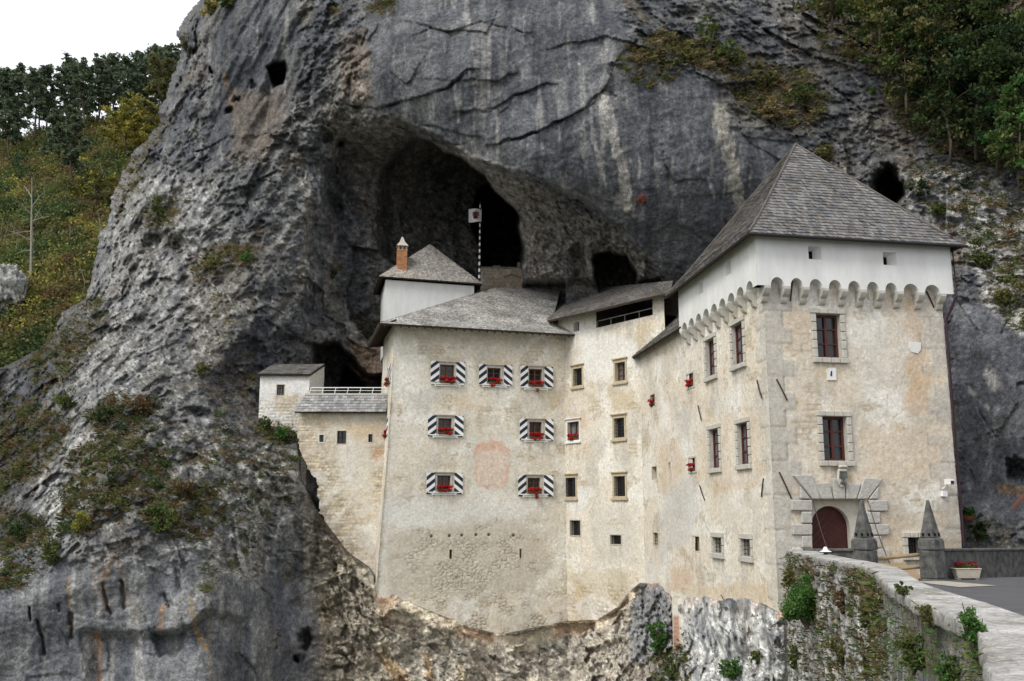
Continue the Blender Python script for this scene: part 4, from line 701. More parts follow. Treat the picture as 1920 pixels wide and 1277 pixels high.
bb.poly([bk[1], bk[2], (bk[2][0], bk[2][1], EAVE_Z), (bk[1][0], bk[1][1], EAVE_Z)]); bb.poly([bk[2], bk[3], (bk[3][0], bk[3][1], EAVE_Z), (bk[2][0], bk[2][1], EAVE_Z)]); bb.build('rear_wall', M['cream'], tower)
# white overhanging storey with scalloped lower edge
def scallop(fac, a0, a1, cent, zs, rise, flat=.13):
    """lower outline: flat over corbels, arches between"""
    pts = [(a0, zs)]
    for x0, x1 in zip(cent, cent[1:]):
        l, r = x0+flat, x1-flat; m = (l+r)/2; h = (r-l)/2
        pts += [(l, zs)]+[(m-h*math.cos(t), zs+rise*math.sin(t)) for t in [math.pi*q/10 for q in range(1, 10)]]+[(r, zs)]
    pts.append((a1, zs)); return pts
def storey(fac, a0, a1, cent, loops, root, name):
    low = scallop(fac, a0, a1, cent, ZARC, .34); outer = low+[(a1, EAVE_Z), (a0, EAVE_Z)]; v2 = [Vector((a, z, 0)) for a, z in outer]; hs = []; ws = []
    for k in loops:
        W = fac.rect(*k, -OV if 0 else 0); a, z = fac.sz((k[0]+k[1])/2, (k[2]+k[3])/2, OV); W = (float(a)-(W[1]-W[0])/2, float(a)+(W[1]-W[0])/2, float(z)-(W[3]-W[2])/2, float(z)+(W[3]-W[2])/2); ws.append(W); hs.append([Vector((W[0], W[2], 0)), Vector((W[1], W[2], 0)), Vector((W[1], W[3], 0)), Vector((W[0], W[3], 0))])
    tri = geometry.tessellate_polygon([v2]+hs); allv = v2+[q for h in hs for q in h]; mb = MB(); mb.v = [fac.p(p.x, p.y, OV) for p in allv]; mb.f = [list(t) for t in tri]; mb.m = [0]*len(tri)
    for (x0, y0), (x1, y1) in zip(low, low[1:]): mb.poly([fac.p(x0, y0, OV), fac.p(x1, y1, OV), fac.p(x1, y1, -.02), fac.p(x0, y0, -.02)])
    o = mb.build(name, M['white'], root)
    for W in ws:
        m2 = MB(); a, b, c_, d_ = W; k = .5*(b-a)*.45; o_ = [(a, c_), (b, c_), (b, d_), (a, d_)]; i_ = [(a+.0, c_+.06), (b-k*1.6, c_+.06), (b-k*1.6, d_-k*.9), (a+.0, d_-k*.9)]
        for i in range(4): j = (i+1) % 4; m2.poly([fac.p(*o_[i], OV+.002), fac.p(*o_[j], OV+.002), fac.p(*i_[j], OV-.35), fac.p(*i_[i], OV-.35)])
        lo = m2.build('loophole', M['white'], o); m3 = MB(); m3.poly([fac.p(x, z, OV-.345) for x, z in i_]); m3.build('opening', M['dark'], lo)
    return o
cF = [float(TF.sz(u, 560, OV*.5)[0]) for u in (1431, 1472.5, 1508, 1544, 1580, 1615, 1649.5, 1683.5, 1723, 1763)]; cF[0] = max(cF[0], -.05)
nS = 10; cS = [.15]+[.15+(TEND-.3)*((i+1)/nS) for i in range(nS)]
cS = [-.1]+list(np.linspace(.85, TEND-.25, 9))
storey(TF, -OV-.035, TWID+OV*.6, cF, ((1516, 1540, 462, 486), (1656, 1681, 473, 497)), tower, 'upper_wall')
storey(TS, -OV-.0, TEND, cS, ((1360, 1370, 489, 515), (1308.5, 1317.5, 528, 551)), tower, 'upper_wall')
m_ = MB(); m_.poly([TS.p(TEND, ZARC, -.0), TS.p(TEND, ZARC, OV), TS.p(TEND, EAVE_Z, OV), TS.p(TEND, EAVE_Z, 0)]); m_.build('upper_wall', M['white'], tower); m_ = MB(); m_.poly([TF.p(TWID+OV*.6, ZARC, OV), TF.p(TWID+OV*.6, ZARC, -TLEN), TF.p(TWID+OV*.6, EAVE_Z, -TLEN), TF.p(TWID+OV*.6, EAVE_Z, OV)]); m_.build('upper_wall', M['white'], tower)
def corbel(fac, a, wd=.25, h=.60):
    z1 = ZARC+.012; z0 = z1-h; prof = [(-.03, z0), (.06, z0+.01), (.13, z0+.06), (.17, z0+.14), (.18, z0+.25), (.21, z0+.255), (.24, z0+.27), (.33, z0+.33), (.39, z0+.42), (OV+.012, z0+.50), (OV+.012, z1), (-.03, z1)]
    mb = MB(); mb.prism([fac.p(a-wd/2, z, n) for n, z in prof], [fac.p(a+wd/2, z, n) for n, z in prof]); mb.build('corbel', M['stone'], tower)
for a in cF: corbel(TF, a)
for a in cS[1:]: corbel(TS, a)
# portal: rusticated blocks, arch, door, crest
pb = MB()
for pts in ([(1485, 891), (1521, 890), (1536, 936), (1521, 936)], [(1525, 906), (1552, 904.5), (1560, 936), (1537.5, 936)], [(1558, 897), (1582, 897), (1582, 936), (1561, 936)], [(1583.5, 908), (1612, 907), (1603, 936), (1584, 936)], [(1617, 896), (1653, 898), (1624, 936), (1604.5, 936)],
            [(1498, 911), (1518, 936), (1498, 935)], [(1645, 911), (1645, 936), (1626, 936)], [(1482, 938), (1520.5, 938), (1520.5, 957.5), (1482, 957.5)], [(1500.5, 959.5), (1520.5, 959.5), (1520.5, 981), (1500.5, 981)], [(1484, 983), (1520.5, 983), (1520.5, 1003), (1484, 1003)], [(1501, 1005), (1520.5, 1005), (1520.5, 1027), (1501, 1027)], [(1485, 1029), (1520.5, 1029), (1520.5, 1049), (1485, 1049)],
            [(1625.5, 938), (1661.5, 938), (1661.5, 958.5), (1625.5, 958.5)], [(1625.5, 960.5), (1647.5, 960.5), (1648, 981), (1625.5, 981)], [(1625.5, 983), (1664, 983), (1664.5, 1003), (1625.5, 1003)], [(1625.5, 1005), (1650, 1005), (1650, 1027), (1625.5, 1027)], [(1625.5, 1029), (1666, 1029), (1666, 1049), (1625.5, 1049)]):
    TF.pixpoly(pb, pts, -.02, .13)
portal = pb.build('portal', M['rust'], tower, bevel=.03)
rc = MB(); a0, a1, z0, z1 = PR; RD = -.30
for p, q in (((a0, z0), (a0, z1)), ((a0, z1), (a1, z1)), ((a1, z1), (a1, z0))): rc.poly([TF.p(*p, .01), TF.p(*q, .01), TF.p(*q, RD), TF.p(*p, RD)])
cxD = float(TF.sz(1565, 985)[0]); rD = (float(TF.sz(1602, 985)[0])-float(TF.sz(1528.5, 985)[0]))/2; zs = float(TF.sz(1565, 948.5)[1])-rD
arc = [(cxD-rD*math.cos(t), zs+rD*math.sin(t)) for t in [math.pi*i/16 for i in range(17)]]
ol = [Vector((a0, z0, 0)), Vector((cxD-rD, z0, 0))]+[Vector((x, z, 0)) for x, z in arc]+[Vector((cxD+rD, z0, 0)), Vector((a1, z0, 0)), Vector((a1, z1, 0)), Vector((a0, z1, 0))]
tr = geometry.tessellate_polygon([ol]); n0 = len(rc.v); rc.v += [TF.p(p.x, p.y, RD) for p in ol]; rc.f += [[n0+i for i in t] for t in tr]; rc.m += [0]*len(tr)
full = [(cxD-rD, z0)]+arc+[(cxD+rD, z0)]
for p, q in zip(full, full[1:]): rc.poly([TF.p(*p, RD), TF.p(*q, RD), TF.p(*q, RD-.3), TF.p(*p, RD-.3)])
rc.build('doorway', M['stone'], portal)
dm = MB(); dm.prism([TF.p(x, z, RD-.3) for x, z in full], [TF.p(x, z, RD-.22) for x, z in full]); door = dm.build('door', M['door'], tower); tag(door, 'dark red arched plank door')
gr_ = MB()
for k in range(7): o_ = -1.0+.28*k; gr_.tube([TF.p(cxD-.75+max(0, -o_)*.2, zs+o_-.9, RD-.215), TF.p(cxD-.1, zs+o_-.3, RD-.215)], .008, 4); gr_.tube([TF.p(cxD+.1, zs+o_-.3, RD-.215), TF.p(cxD+.75, zs+o_-.9+.25, RD-.215)], .008, 4)
gr_.build('planking', M['ltwood'], door)
hd = MB(); hd.tube([TF.p(cxD-.1, zs-.75, RD-.2), TF.p(cxD+.1, zs-.75, RD-.2)], .04, 8); hd.build('handle', M['iron'], door)
cr = MB(); TF.pixpoly(cr, [(1566, 879), (1583, 879), (1584, 900), (1580, 908), (1573, 916), (1567, 908), (1564, 900)], .13, .24); TF.pixpoly(cr, [(1566, 878), (1568, 873), (1582, 873), (1584, 878)], .13, .28); crest = cr.build('crest', M['stone'], tower, bevel=.04)
c2 = MB(); TF.pixpoly(c2, [(1568, 884), (1581, 884), (1582, 896), (1574.5, 902), (1567, 896)], .24, .27)
for q in range(5): t = math.pi*(.15+.175*q); c2.tube([TF.p(float(TF.sz(1574.5, 905)[0]), float(TF.sz(1574.5, 909)[1]), .26), TF.p(float(TF.sz(1574.5, 905)[0])+.14*math.cos(t), float(TF.sz(1574.5, 909)[1])+.16*math.sin(t), .27)], .02, 5)
c2.build('crest_relief', M['dkstone'], crest)
pl = MB(); TF.pixpoly(pl, [(1551, 690), (1567, 690), (1568, 713), (1551, 713)], -.02, .03); plq = pl.build('stone_plaque', M['white'], tower); p2 = MB(); TF.pixpoly(p2, [(1557, 696), (1559, 696), (1559, 705), (1556, 705)], .03, .05); p2.build('keyhole', M['iron'], plq)
pl = MB(); TF.pixpoly(pl, [(1704, 641), (1726, 642), (1726, 655), (1720, 663), (1708, 660), (1704, 652)], -.02, .035); pl.build('plaster_patch', M['white'], tower)
for fac, segs in ((TF, ((1455, 711, 1475, 751), (1460, 885, 1483, 935), (1484.5, 527, 1481, 565), (1735.5, 546, 1750, 577))), (TS, ((1421.5, 713, 1430.5, 747), (1310.5, 760, 1317, 788), (1313.5, 910, 1323, 938), (1434, 897, 1430, 932)))):
    for u0, v0, u1, v1 in segs:
        a, z = fac.sz(u0, v0); b, y = fac.sz(u1, v1); mb = MB(); mb.tube([fac.p(float(a), float(z), .05), fac.p(float((a+b)/2), float((z+y)/2), .06), fac.p(float(b), float(y), .05)], .028, 6); mb.build('iron_anchor', M['rustiron'], tower)
dp = MB(); zt = EAVE_Z+.05; dp.tube([TF.p(TWID+.30, zt, .50), TF.p(TWID+.30, ZARC-.1, .50), TF.p(TWID+.05, ZARC-1.0, .09), TF.p(TWID+.05, ZB+3, .09)], .055, 8); dp.build('downpipe', M['purple'], tower)
# roof of the tower
e = OV+.42
def corner(a, t): return np.array(TF.p(a, 0, 0))[:2]+dTS*t-dTS*0
def rp(a, t, z): c_ = np.array(PC)+dTF*a+dTS*t; return Vector((c_[0], c_[1], z))
ez = float(TF.sz(1404, 436, e)[1])
A, B, Cc, Dd = rp(-e, -e, ez), rp(TWID+e*.8, -e, ez), rp(TWID+e*.8, TLEN+e*.8, ez), rp(-e, TLEN+e*.8, ez)
mid_t = TLEN*.50; ax = np.array(PC)+dTF*TWID*.5+dTS*mid_t; Yp = ax[1]; az = at(1492, 272, Yp).z; ap = Vector((at(1492, 272, Yp).x, Yp, az))
def fl(p, k=.16): q = p.lerp(ap, k); return Vector((q.x, q.y, q.z-.10))
rf = thing_roof = None
col_t = (.155, .15, .145)
s1 = slope('roof', [A, B, fl(B), fl(A)], tower, course=.24, wid=.16, base=col_t, seed=1); tag(s1, 'front slope of weathered grey shingles')
slope('roof', [fl(A), fl(B), ap], tower, course=.24, wid=.16, base=col_t, seed=2)
slope('roof', [Dd, A, fl(A), fl(Dd)], tower, course=.24, wid=.16, base=(.16, .15, .14), seed=3); slope('roof', [fl(Dd), fl(A), ap], tower, course=.24, wid=.16, base=(.16, .15, .14), seed=4)
slope('roof', [B, Cc, ap], tower, course=.3, wid=.3, base=col_t, seed=5); slope('roof', [Cc, Dd, ap], tower, course=.3, wid=.3, base=col_t, seed=6)
hp = MB()
for k in (A, B, Dd): hp.tube([k+Vector((0, 0, .05)), fl(k)+Vector((0, 0, .06)), ap+Vector((0, 0, .05))], .05, 6)
hp.build('hip_cap', mat('hip_cap_wood', (.11, .10, .09), var=.3, rough=.95), tower)
gt = MB(); gt.tube([A+Vector((-.03, -.05, -.06)), B+Vector((.05, -.05, -.06))], .06, 8); gt.tube([A+Vector((-.05, -.03, -.07)), Dd+Vector((-.05, 0, -.07))], .05, 8); gt.build('gutter', M['iron'], tower)
# ------------------------------------------------------------------ wing roof
class Pl3:
    def __init__(s, p, q, r): s.p = Vector(p); s.n = (Vector(q)-s.p).cross(Vector(r)-s.p).normalized()
    def hit(s, u, v):
        a, b, c_ = ray(u, v); d = Vector((float(a), float(b), float(c_))); return d*(s.p.dot(s.n)/d.dot(s.n))
e0 = Vector(TS.p(TEND-.3, float(TS.sz(1283, 607, .45)[1]), .45)); e1 = Vector(TS.p(*[float(x) for x in TS.sz(1185, 672, .45)], .45)); e0.z = e1.z = (e0.z+e1.z)/2
kin = Vector((-TS.n[0], -TS.n[1], 0)); r0 = e0+kin*2.2+Vector((0, 0, 2.0)); WR = Pl3(e0, e1, r0)
slope('roof', [e0, e1, WR.hit(1186, 664), WR.hit(1230, 616), WR.hit(1285, 560), WR.hit(1292, 590)], wing, course=.22, wid=.14, base=(.235, .22, .205), seed=8)
# ------------------------------------------------------------------ recessed middle building
mid = thing('recessed_building', MW.p(MLEN/2, -6, -1), 'recessed cream wall with small stone-framed windows and an open timber gallery under its roof', 'castle building')
hM = []
SUR = ('tanstone', .13, True, True)
opening(MW, mid, MW.rect(1075, 1091.5, 691, 723), hM, grille=(4, 6), frame=None, surround=SUR)
opening(MW, mid, MW.rect(1154, 1172.5, 679.5, 714), hM, frame='ltwood', mull=(1, 2), glass='paleglass', surround=SUR, fw=.055)
opening(MW, mid, MW.rect(1064.5, 1086, 791, 825.5), hM, frame='ltwood', mull=(1, 0), glass='paleglass', surround=('white', .10, True, True))
for k in ((1151.5, 1171, 784, 820.5), (1059, 1079.5, 896, 931.5), (1151.5, 1172.5, 893, 930.5)): opening(MW, mid, MW.rect(*k), hM, grille=(4, 6), frame=None, surround=SUR)
opening(MW, mid, MW.rect(1069.5, 1088.5, 976, 1004), hM, grille=(4, 5), frame=None, surround=('stone', .07, False, False)); opening(MW, mid, MW.rect(1145, 1165, 1003.5, 1020.5), hM, grille=(5, 4), frame=None, surround=('stone', .07, False, False))
opening(MW, mid, MW.rect(1075.5, 1086, 603.5, 621.5), hM, frame=None, depth=.4, reveal='white')
gz0 = float(MW.sz(1170, 603)[1]); sa, sb = float(MW.sz(1224, 590)[0]), float(MW.sz(1118, 600)[0]); gtop = float(MW.sz(1170, 570)[1])
hM.append((sa, sb, gz0, gtop+2))
ztop = float(MW.sz(1100, 583)[1])
wall(MW, mid, float(MW.sz(1246, 600)[0]), MLEN+.6, -11, ztop+1.2, hM, col_mw, clip=lambda a, z, u, v: v > np.interp(u, [1030, 1037, 1110, 1180, 1258], [597, 596, 581, 564, 545]))
gl = MB(); gl.poly([MW.p(sa-.6, gz0-.3, -2.6), MW.p(sb+.6, gz0-.3, -2.6), MW.p(sb+.6, gtop+.5, -2.6), MW.p(sa-.6, gtop+.5, -2.6)]); gl.poly([MW.p(sa-.6, gz0-.02, .0), MW.p(sb+.2, gz0-.02, 0), MW.p(sb+.2, gz0-.02, -2.6), MW.p(sa-.6, gz0-.02, -2.6)])  # dark wood colour lines the gallery, standing for the shade inside
gl.poly([MW.p(sb+.01, gz0, 0), MW.p(sb+.01, gtop+.1, 0), MW.p(sb+.01, gtop+.5, -2.6), MW.p(sb+.01, gz0, -2.6)]); gl.build('gallery', M['wood'], mid); gp = MB(); MW.box(gp, sa-.3, sa-.01, gz0-.3, float(MW.sz(1232, 562)[1])+.15, -.45, -.03); gp.build('gallery_pillar', M['cream'], mid)
gr2 = MB(); gr2.tube([MW.p(sb-.1, gz0+.42, -.1), MW.p(sa, gz0+.42, -.1)], .03, 6)
for q in range(5): x = sa+(sb-sa)*q/4.; gr2.tube([MW.p(x, gz0, -.1), MW.p(x, gz0+.42, -.1)], .02, 5)
gr2.build('railing', M['steel'], mid)
eL = at(1036, 597, float(MW.Y(1036, 597))-.9); eR = at(1262, 547, float(MW.Y(1262, 547))-.6)
eL = Vector(MW.p(*[float(x) for x in MW.sz(1036, 598, .7)], .7)); eR = Vector(MW.p(*[float(x) for x in MW.sz(1258, 548, .7)], .7))
rL = eL+Vector((-MW.n[0], -MW.n[1], 0))*3.2+Vector((0, 0, 1.5)); MR = Pl3(eL, eR, rL)
slope('roof', [MR.hit(1026, 601), MR.hit(1110, 583), MR.hit(1180, 566), eR, MR.hit(1262, 527), MR.hit(1150, 538), MR.hit(1036, 542)], mid, course=.2, wid=.13, base=(.21, .195, .18), seed=9, patch=lambda cc, p, g: cc*(1+.3*float(noise(np.array([p.x/1.5]), np.array([p.y/1.5]), 0, 5)[0])))
# ------------------------------------------------------------------ MAIN RESIDENTIAL BLOCK
main = thing('residential_block', MF.p(FLEN/2, -6, -1), 'broad cream residential block with striped shutters and a faded red wall painting', 'castle building')
hF, hS = [], []
BOX = []
def shut(u0, u1, v0, v1, lsh, rsh, sv0, sv1):
    W = MF.rect(u0, u1, v0, v1); wn = opening(MF, main, W, hF, frame='ltwood', mull=(1, 2), fw=.06, depth=.25, surround=('stone', .10, True, False)); z0 = float(MF.sz((u0+u1)/2, sv1)[1]); z1 = float(MF.sz((u0+u1)/2, sv0)[1])
    for (x0, x1), sg in ((lsh, 1), (rsh, -1)):
        a = sorted((float(MF.sz(x0, (sv0+sv1)/2)[0]), float(MF.sz(x1, (sv0+sv1)/2)[0]))); shutter(MF, wn, a[0], a[1], z0, z1, -sg)
    bd = MB(); MF.box(bd, W[0]-.55, W[1]+.55, W[2]-.16, W[2]-.10, .02, .14); MF.box(bd, W[0]-.30, W[1]+.30, W[2]-.26, W[2]-.20, .0, .10)
    for x in (W[0]-.3, W[1]+.3): MF.box(bd, x-.03, x+.03, W[2]-.7 if 0 else W[2]-.30, W[2]-.10, .0, .12)
    bd.build('sill', M['wpaint'], wn); BOX.append((MF, W))
shut(825, 852, 684, 716, (806.5, 823), (855, 871.5), 678, 717); shut(914, 939, 690, 718, (896.5, 912), (944, 960), 683.5, 722); shut(991.8, 1016.3, 692, 723, (974.5, 989.5), (1020, 1036), 687, 726)
shut(821.5, 847, 784.5, 812, (801.5, 817.5), (852, 868), 779.5, 819); shut(992.3, 1015.8, 791, 820.5, (973.5, 988), (1021.5, 1036.5), 786, 826)
shut(819.7, 844.8, 891.5, 919, (799, 815), (851, 867), 886.5, 926.5); shut(989.3, 1012.8, 896, 923, (970, 986), (1019, 1035.5), 891, 931)
for k in ((842.6, 847.8, 1030.5, 1048), (974, 978.2, 1029, 1047)): opening(MF, main, MF.rect(*k), hF, frame=None, depth=.5, name='arrow_slit')
ztm = float(MF.sz(900, 612)[1])
lean = lambda z: np.interp(z, [-9.5, -4.7, -.7, 3.2, 9], [1.05, .77, .5, .24, 0])
wall(MF, main, 0, FLEN+.02, -9.5, ztm, hF, col_mf, step=.045, clip=lambda a, z, u, v: v < np.interp(u, vbU, vbV)+34, warp=lambda s_, z: lean(z)*ss(s_, FLEN-2.6, FLEN))
W = (1.0, 1.75, float(MS.sz(728, 724)[1]), float(MS.sz(728, 695)[1]))
for zc in ((724, 697), (818, 790)):
    W = (1.05, 1.75, float(MS.sz(726, zc[0])[1]), float(MS.sz(726, zc[1])[1])); wn = opening(MS, main, W, hS, frame='ltwood', mull=(1, 1)); shutter(MS, wn, W[1]+.12, W[1]+.7, W[2]-.1, W[3]+.1, 1); shutter(MS, wn, W[0]-.7, W[0]-.12, W[2]-.1, W[3]+.1, -1); BOX.append((MS, W))
def col_ms(SS, ZZ, UU, VV, wx, wy): c, b = plaster(SS, ZZ, UU, VV, wx, wy); return c, lean(ZZ)*.97
wall(MS, main, -.03, SLEN, -9.5, ztm, hS, col_ms, warp=lambda s_, z: -.15*lean(z), clip=lambda a, z, u, v: v < 1118)
# roof: front slope, left hip
FE = 1.0
EF = float(MF.sz(900, 618, FE)[1])
c0 = Vector(MF.p(*[float(x) for x in MF.sz(712, 603, FE)], FE)); c1 = Vector(MF.p(*[float(x) for x in MF.sz(1086, 630, FE)], FE)); zz = (c0.z+c1.z)/2; c0.z = c1.z = zz
rr = c0+Vector((-MF.n[0], -MF.n[1], 0))*5.2+Vector((0, 0, 2.85)); FR = Pl3(c0, c1, rr)
h0, h1, h2 = FR.hit(926, 540), FR.hit(1051, 543), FR.hit(1037, 598)
def patch_main(cc, p, g):
    k = float(fbm(np.array([p.x/1.6]), np.array([p.y/1.6]), np.array([p.z]), 3, 8)[0]); return cc*(1+.5*k)+np.array((.05, .035, .01))*max(0, k)
c2_, = (Vector(MF.p(*[float(x) for x in MF.sz(1086, 630, FE)], FE)),); c2_.z = zz
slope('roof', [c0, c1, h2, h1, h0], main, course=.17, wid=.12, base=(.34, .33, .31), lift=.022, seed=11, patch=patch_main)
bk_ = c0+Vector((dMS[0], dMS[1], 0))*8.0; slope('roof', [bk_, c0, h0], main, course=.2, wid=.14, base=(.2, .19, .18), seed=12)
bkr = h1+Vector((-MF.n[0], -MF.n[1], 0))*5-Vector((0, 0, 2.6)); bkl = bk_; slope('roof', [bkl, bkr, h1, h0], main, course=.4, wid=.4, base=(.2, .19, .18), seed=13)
rt = MB()
dl = (c1-c0).normalized(); inn = Vector((-MF.n[0], -MF.n[1], 0))
for q in range(26):
    p = c0+dl*(.3+q*(c1-c0).length/26.); mm = p+inn*1.0+Vector((0, 0, .33)); rt.tube([p+Vector((0, 0, -.16)), mm+Vector((0, 0, -.05))], .055, 4)
d2 = Vector((dMS[0], dMS[1], 0)); in2 = Vector((-MS.n[0], -MS.n[1], 0))
for q in range(14): p = c0+d2*(.3+q*.55); rt.tube([p+Vector((0, 0, -.16)), p+in2*1.0+Vector((0, 0, .3))], .055, 4)
rt.build('rafter', M['wood'], main)
# ------------------------------------------------------------------ chapel turret behind
CT = Fac((at(722, 560, 61.5).x, 61.5), dMF*-1, MF.n); CW = float(CT.sz(889, 540)[0]); CTd = np.array([-.2, .98]); CTd /= np.hypot(*CTd)
turret = thing('roof_turret', CT.p(CW/2, 10, -2), 'white turret with pyramid shingle roof rising behind the residential block', 'turret')
ce = float(CT.sz(800, 530)[1]); mb = MB(); q4 = [np.array(CT.O), np.array(CT.O)+CT.d*CW, np.array(CT.O)+CT.d*CW+CTd*4.6, np.array(CT.O)+CTd*4.6]; cb = ce-5
mb.prism([(p[0], p[1], cb) for p in q4], [(p[0], p[1], ce) for p in q4]); mb.build('wall', M['white'], turret)
o_ = .42; cen = sum(q4)/4; ez2 = float(CT.sz(800, 524, .4)[1]); R4 = []
for p in q4: dlt = (p-cen); R4.append(Vector((*(p+dlt/np.hypot(*dlt)*.62), ez2)))
apx = Vector((cen[0], cen[1], 0)); apx = at(806, 458, cen[1])
cB = (.34, .325, .30)
def rusty(cc, p, g):
    k = float(noise(np.array([p.x/1.0]), np.array([p.z/1.0]), 0, 9)[0]); return cc+np.array((.08, .03, 0))*max(0, k)
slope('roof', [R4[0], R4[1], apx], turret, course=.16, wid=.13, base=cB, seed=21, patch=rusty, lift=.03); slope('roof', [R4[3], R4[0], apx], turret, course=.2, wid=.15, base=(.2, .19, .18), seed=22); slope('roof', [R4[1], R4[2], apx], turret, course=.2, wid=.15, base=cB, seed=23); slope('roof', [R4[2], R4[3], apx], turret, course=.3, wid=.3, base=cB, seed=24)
# chimney
ch0 = at(753, 508, 62.3); chw = .32; hB = at(753, 472, 62.3).z
v, f, c = [], [], []
cy = thing('chimney', ch0, 'slim red brick chimney with arched lantern and pointed white cap on the turret roof', 'chimney')
g_ = np.random.default_rng(4); zz_ = ch0.z-.4; r_ = 0; ang = math.radians(-12); ux = np.array([math.cos(ang), math.sin(ang)*-1]); uy = np.array([-ux[1], ux[0]])
def bx(x0, x1, y0, y1, z0, z1, cc):
    k = len(v)
    for z in (z0, z1):
        for x, y in ((x0, y0), (x1, y0), (x1, y1), (x0, y1)): w_ = np.array([ch0.x, ch0.y])+ux*x+uy*y; v.append((w_[0], w_[1], z)); c.append(cc)
    for q in ((3, 2, 1, 0), (4, 5, 6, 7), (0, 1, 5, 4), (1, 2, 6, 5), (2, 3, 7, 6), (3, 0, 4, 7)): f.append([k+i for i in q])
while zz_ < hB:
    nb = 3; off = (r_ % 2)*.5
    bx(-chw+.02, chw-.02, -chw+.02, chw-.02, zz_, zz_+.1, (.30, .25, .2))
    for s in range(nb+1):
        x0 = max(-chw, -chw+(s-off)*2*chw/nb); x1 = min(chw, -chw+(s+1-off)*2*chw/nb-.012)
        if x1-x0 > .03:
            cc = np.array((.40, .19, .09))*(.75+.5*g_.random()); bx(x0, x1, -chw-.005, -chw+.1, zz_, zz_+.078, cc); bx(-chw-.005, -chw+.1, x0, x1, zz_, zz_+.078, cc*.98); bx(chw-.1, chw+.005, x0, x1, zz_, zz_+.078, cc)
    zz_ += .09; r_ += 1
mk('stack', v, f, M['brick'], cy, col=np.array(c)); lz = at(753, 463, 62.3).z; v, f, c = [], [], []
for x in (-chw+.06, 0, chw-.06):
    for y in (-chw+.06, chw-.06): bx(x-.06, x+.06, y-.06, y+.06, hB, lz, (.36, .2, .11))
bx(-chw-.03, chw+.03, -chw-.03, chw+.03, hB-.0, hB+.05, (.40, .3, .2)); mk('lantern', v, f, M['brick'], cy, col=np.array(c)); mb = MB()
tz = at(753, 444, 62.3).z
def cw(x, y, z): w_ = np.array([ch0.x, ch0.y])+ux*x+uy*y; return (w_[0], w_[1], z)
lv = [(.40, lz), (.33, lz+.1), (.18, lz+.3), (.09, tz-.12), (.02, tz)]
for (r0_, z0_), (r1_, z1_) in zip(lv, lv[1:]): mb.hexa([cw(-r0_, -r0_, z0_), cw(r0_, -r0_, z0_), cw(r0_, r0_, z0_), cw(-r0_, r0_, z0_), cw(-r1_, -r1_, z1_), cw(r1_, -r1_, z1_), cw(r1_, r1_, z1_), cw(-r1_, r1_, z1_)])
mb.build('cap', mat('chimney_cap', (.5, .47, .42), var=.1), cy)
# flagpole with striped shaft and flag
fp = at(898.5, 534, 64); ft = at(900.5, 378, 64); flag = thing('flagpole', fp, 'black and white striped flagpole with a white flag in front of the cave mouth', 'flagpole'); a_, b_ = MB(), MB(); n_ = 26
for i in range(n_):
    p = fp.lerp(ft, i/n_); q = fp.lerp(ft, (i+1)/n_); (a_ if i % 2 else b_).tube([p, q], .075-.035*i/n_, 8)
sh = b_.build('pole', M['shw'], flag); a_.build('pole_stripe', M['shb'], sh)
fx0, fz1, fz0 = at(879, 392, 64).x, at(890, 392, 64).z, at(890, 417, 64).z; fx1 = at(903, 392, 64).x
gx, gz_ = np.meshgrid(np.linspace(0, 1, 14), np.linspace(0, 1, 12)); FX = fx0+(fx1-fx0)*gx; FZ = fz0+(fz1-fz0)*gz_+.06*(1-gz_)*(gx-.5); FY = 64-.08+.06*np.sin(gx*7+gz_); idx = np.arange(14*12).reshape(12, 14); q = np.stack([idx[:-1, :-1], idx[:-1, 1:], idx[1:, 1:], idx[1:, :-1]], -1).reshape(-1, 4)
fo = mk('flag', np.stack([FX, FY, FZ], -1).reshape(-1, 3), q.astype(np.int32), M['cloth'], flag, smooth=True); fo.modifiers.new('t', 'SOLIDIFY').thickness = .01
em = MB(); ex_, ez_ = (fx0*.45+fx1*.55), (fz0+fz1)/2
for (x0, z0_), (x1, z1_), r in (((-.02, -.25), (0, .22), .035), ((-.18, .2), (-.06, .02), .03), ((.18, .2), (.06, .02), .03), ((-.2, -.05), (-.05, -.02), .03), ((.2, -.05), (.05, -.02), .03), ((-.14, -.24), (-.02, -.1), .03), ((.14, -.24), (.02, -.1), .03), ((-.1, .27), (.1, .27), .025)):
    em.box(ex_+min(x0, x1)-r, ex_+max(x0, x1)+r, 63.80, 63.82, ez_+min(z0_, z1_)-r*.5, ez_+max(z0_, z1_)+r*.5)
em.build('emblem', M['emblem'], fo)
# cave wall
CV = Fac((at(903, 520, 69).x, 69.), (1, .03), (.03, -1)); cave = thing('cave_wall', CV.p(1.5, 13.5, -.5), 'small crumbling masonry wall closing the foot of the dark cave opening', 'wall'); b0_, b1_, b2_, b3_ = CV.rect(901, 984, 502, 580)
def col_cv(SS, ZZ, UU, VV, wx, wy):
    c, b = plaster(SS, ZZ, UU, VV, wx, wy, base=(.42, .36, .28), s=15); j, rv = stones(SS, ZZ, .4, .28, 30); c = mixc(c, (.2, .16, .12), (1-j)*.5); c = spot(c, UU, VV, [(945, 518), (960, 513), (978, 520), (978, 523), (960, 517), (946, 522)], (.2, .12, .08), .9, 1.5, 1); return c, (j-1)*.05
wall(CV, cave, b0_, b1_, b2_, b3_, [], col_cv); cvb = MB(); CV.box(cvb, b0_, b1_, b3_-.05, b3_+.06, -.7, .05); CV.box(cvb, b1_-.55, b1_-.3, b3_+.06, b3_+.45, -.4, .02); CV.box(cvb, b0_+.9, b0_+1.5, b3_+.06, b3_+.16, -.4, .02); cvb.build('coping', mat('cave_coping', (.24, .22, .19), var=.3, vs=4, rough=.95), cave, bevel=.03)
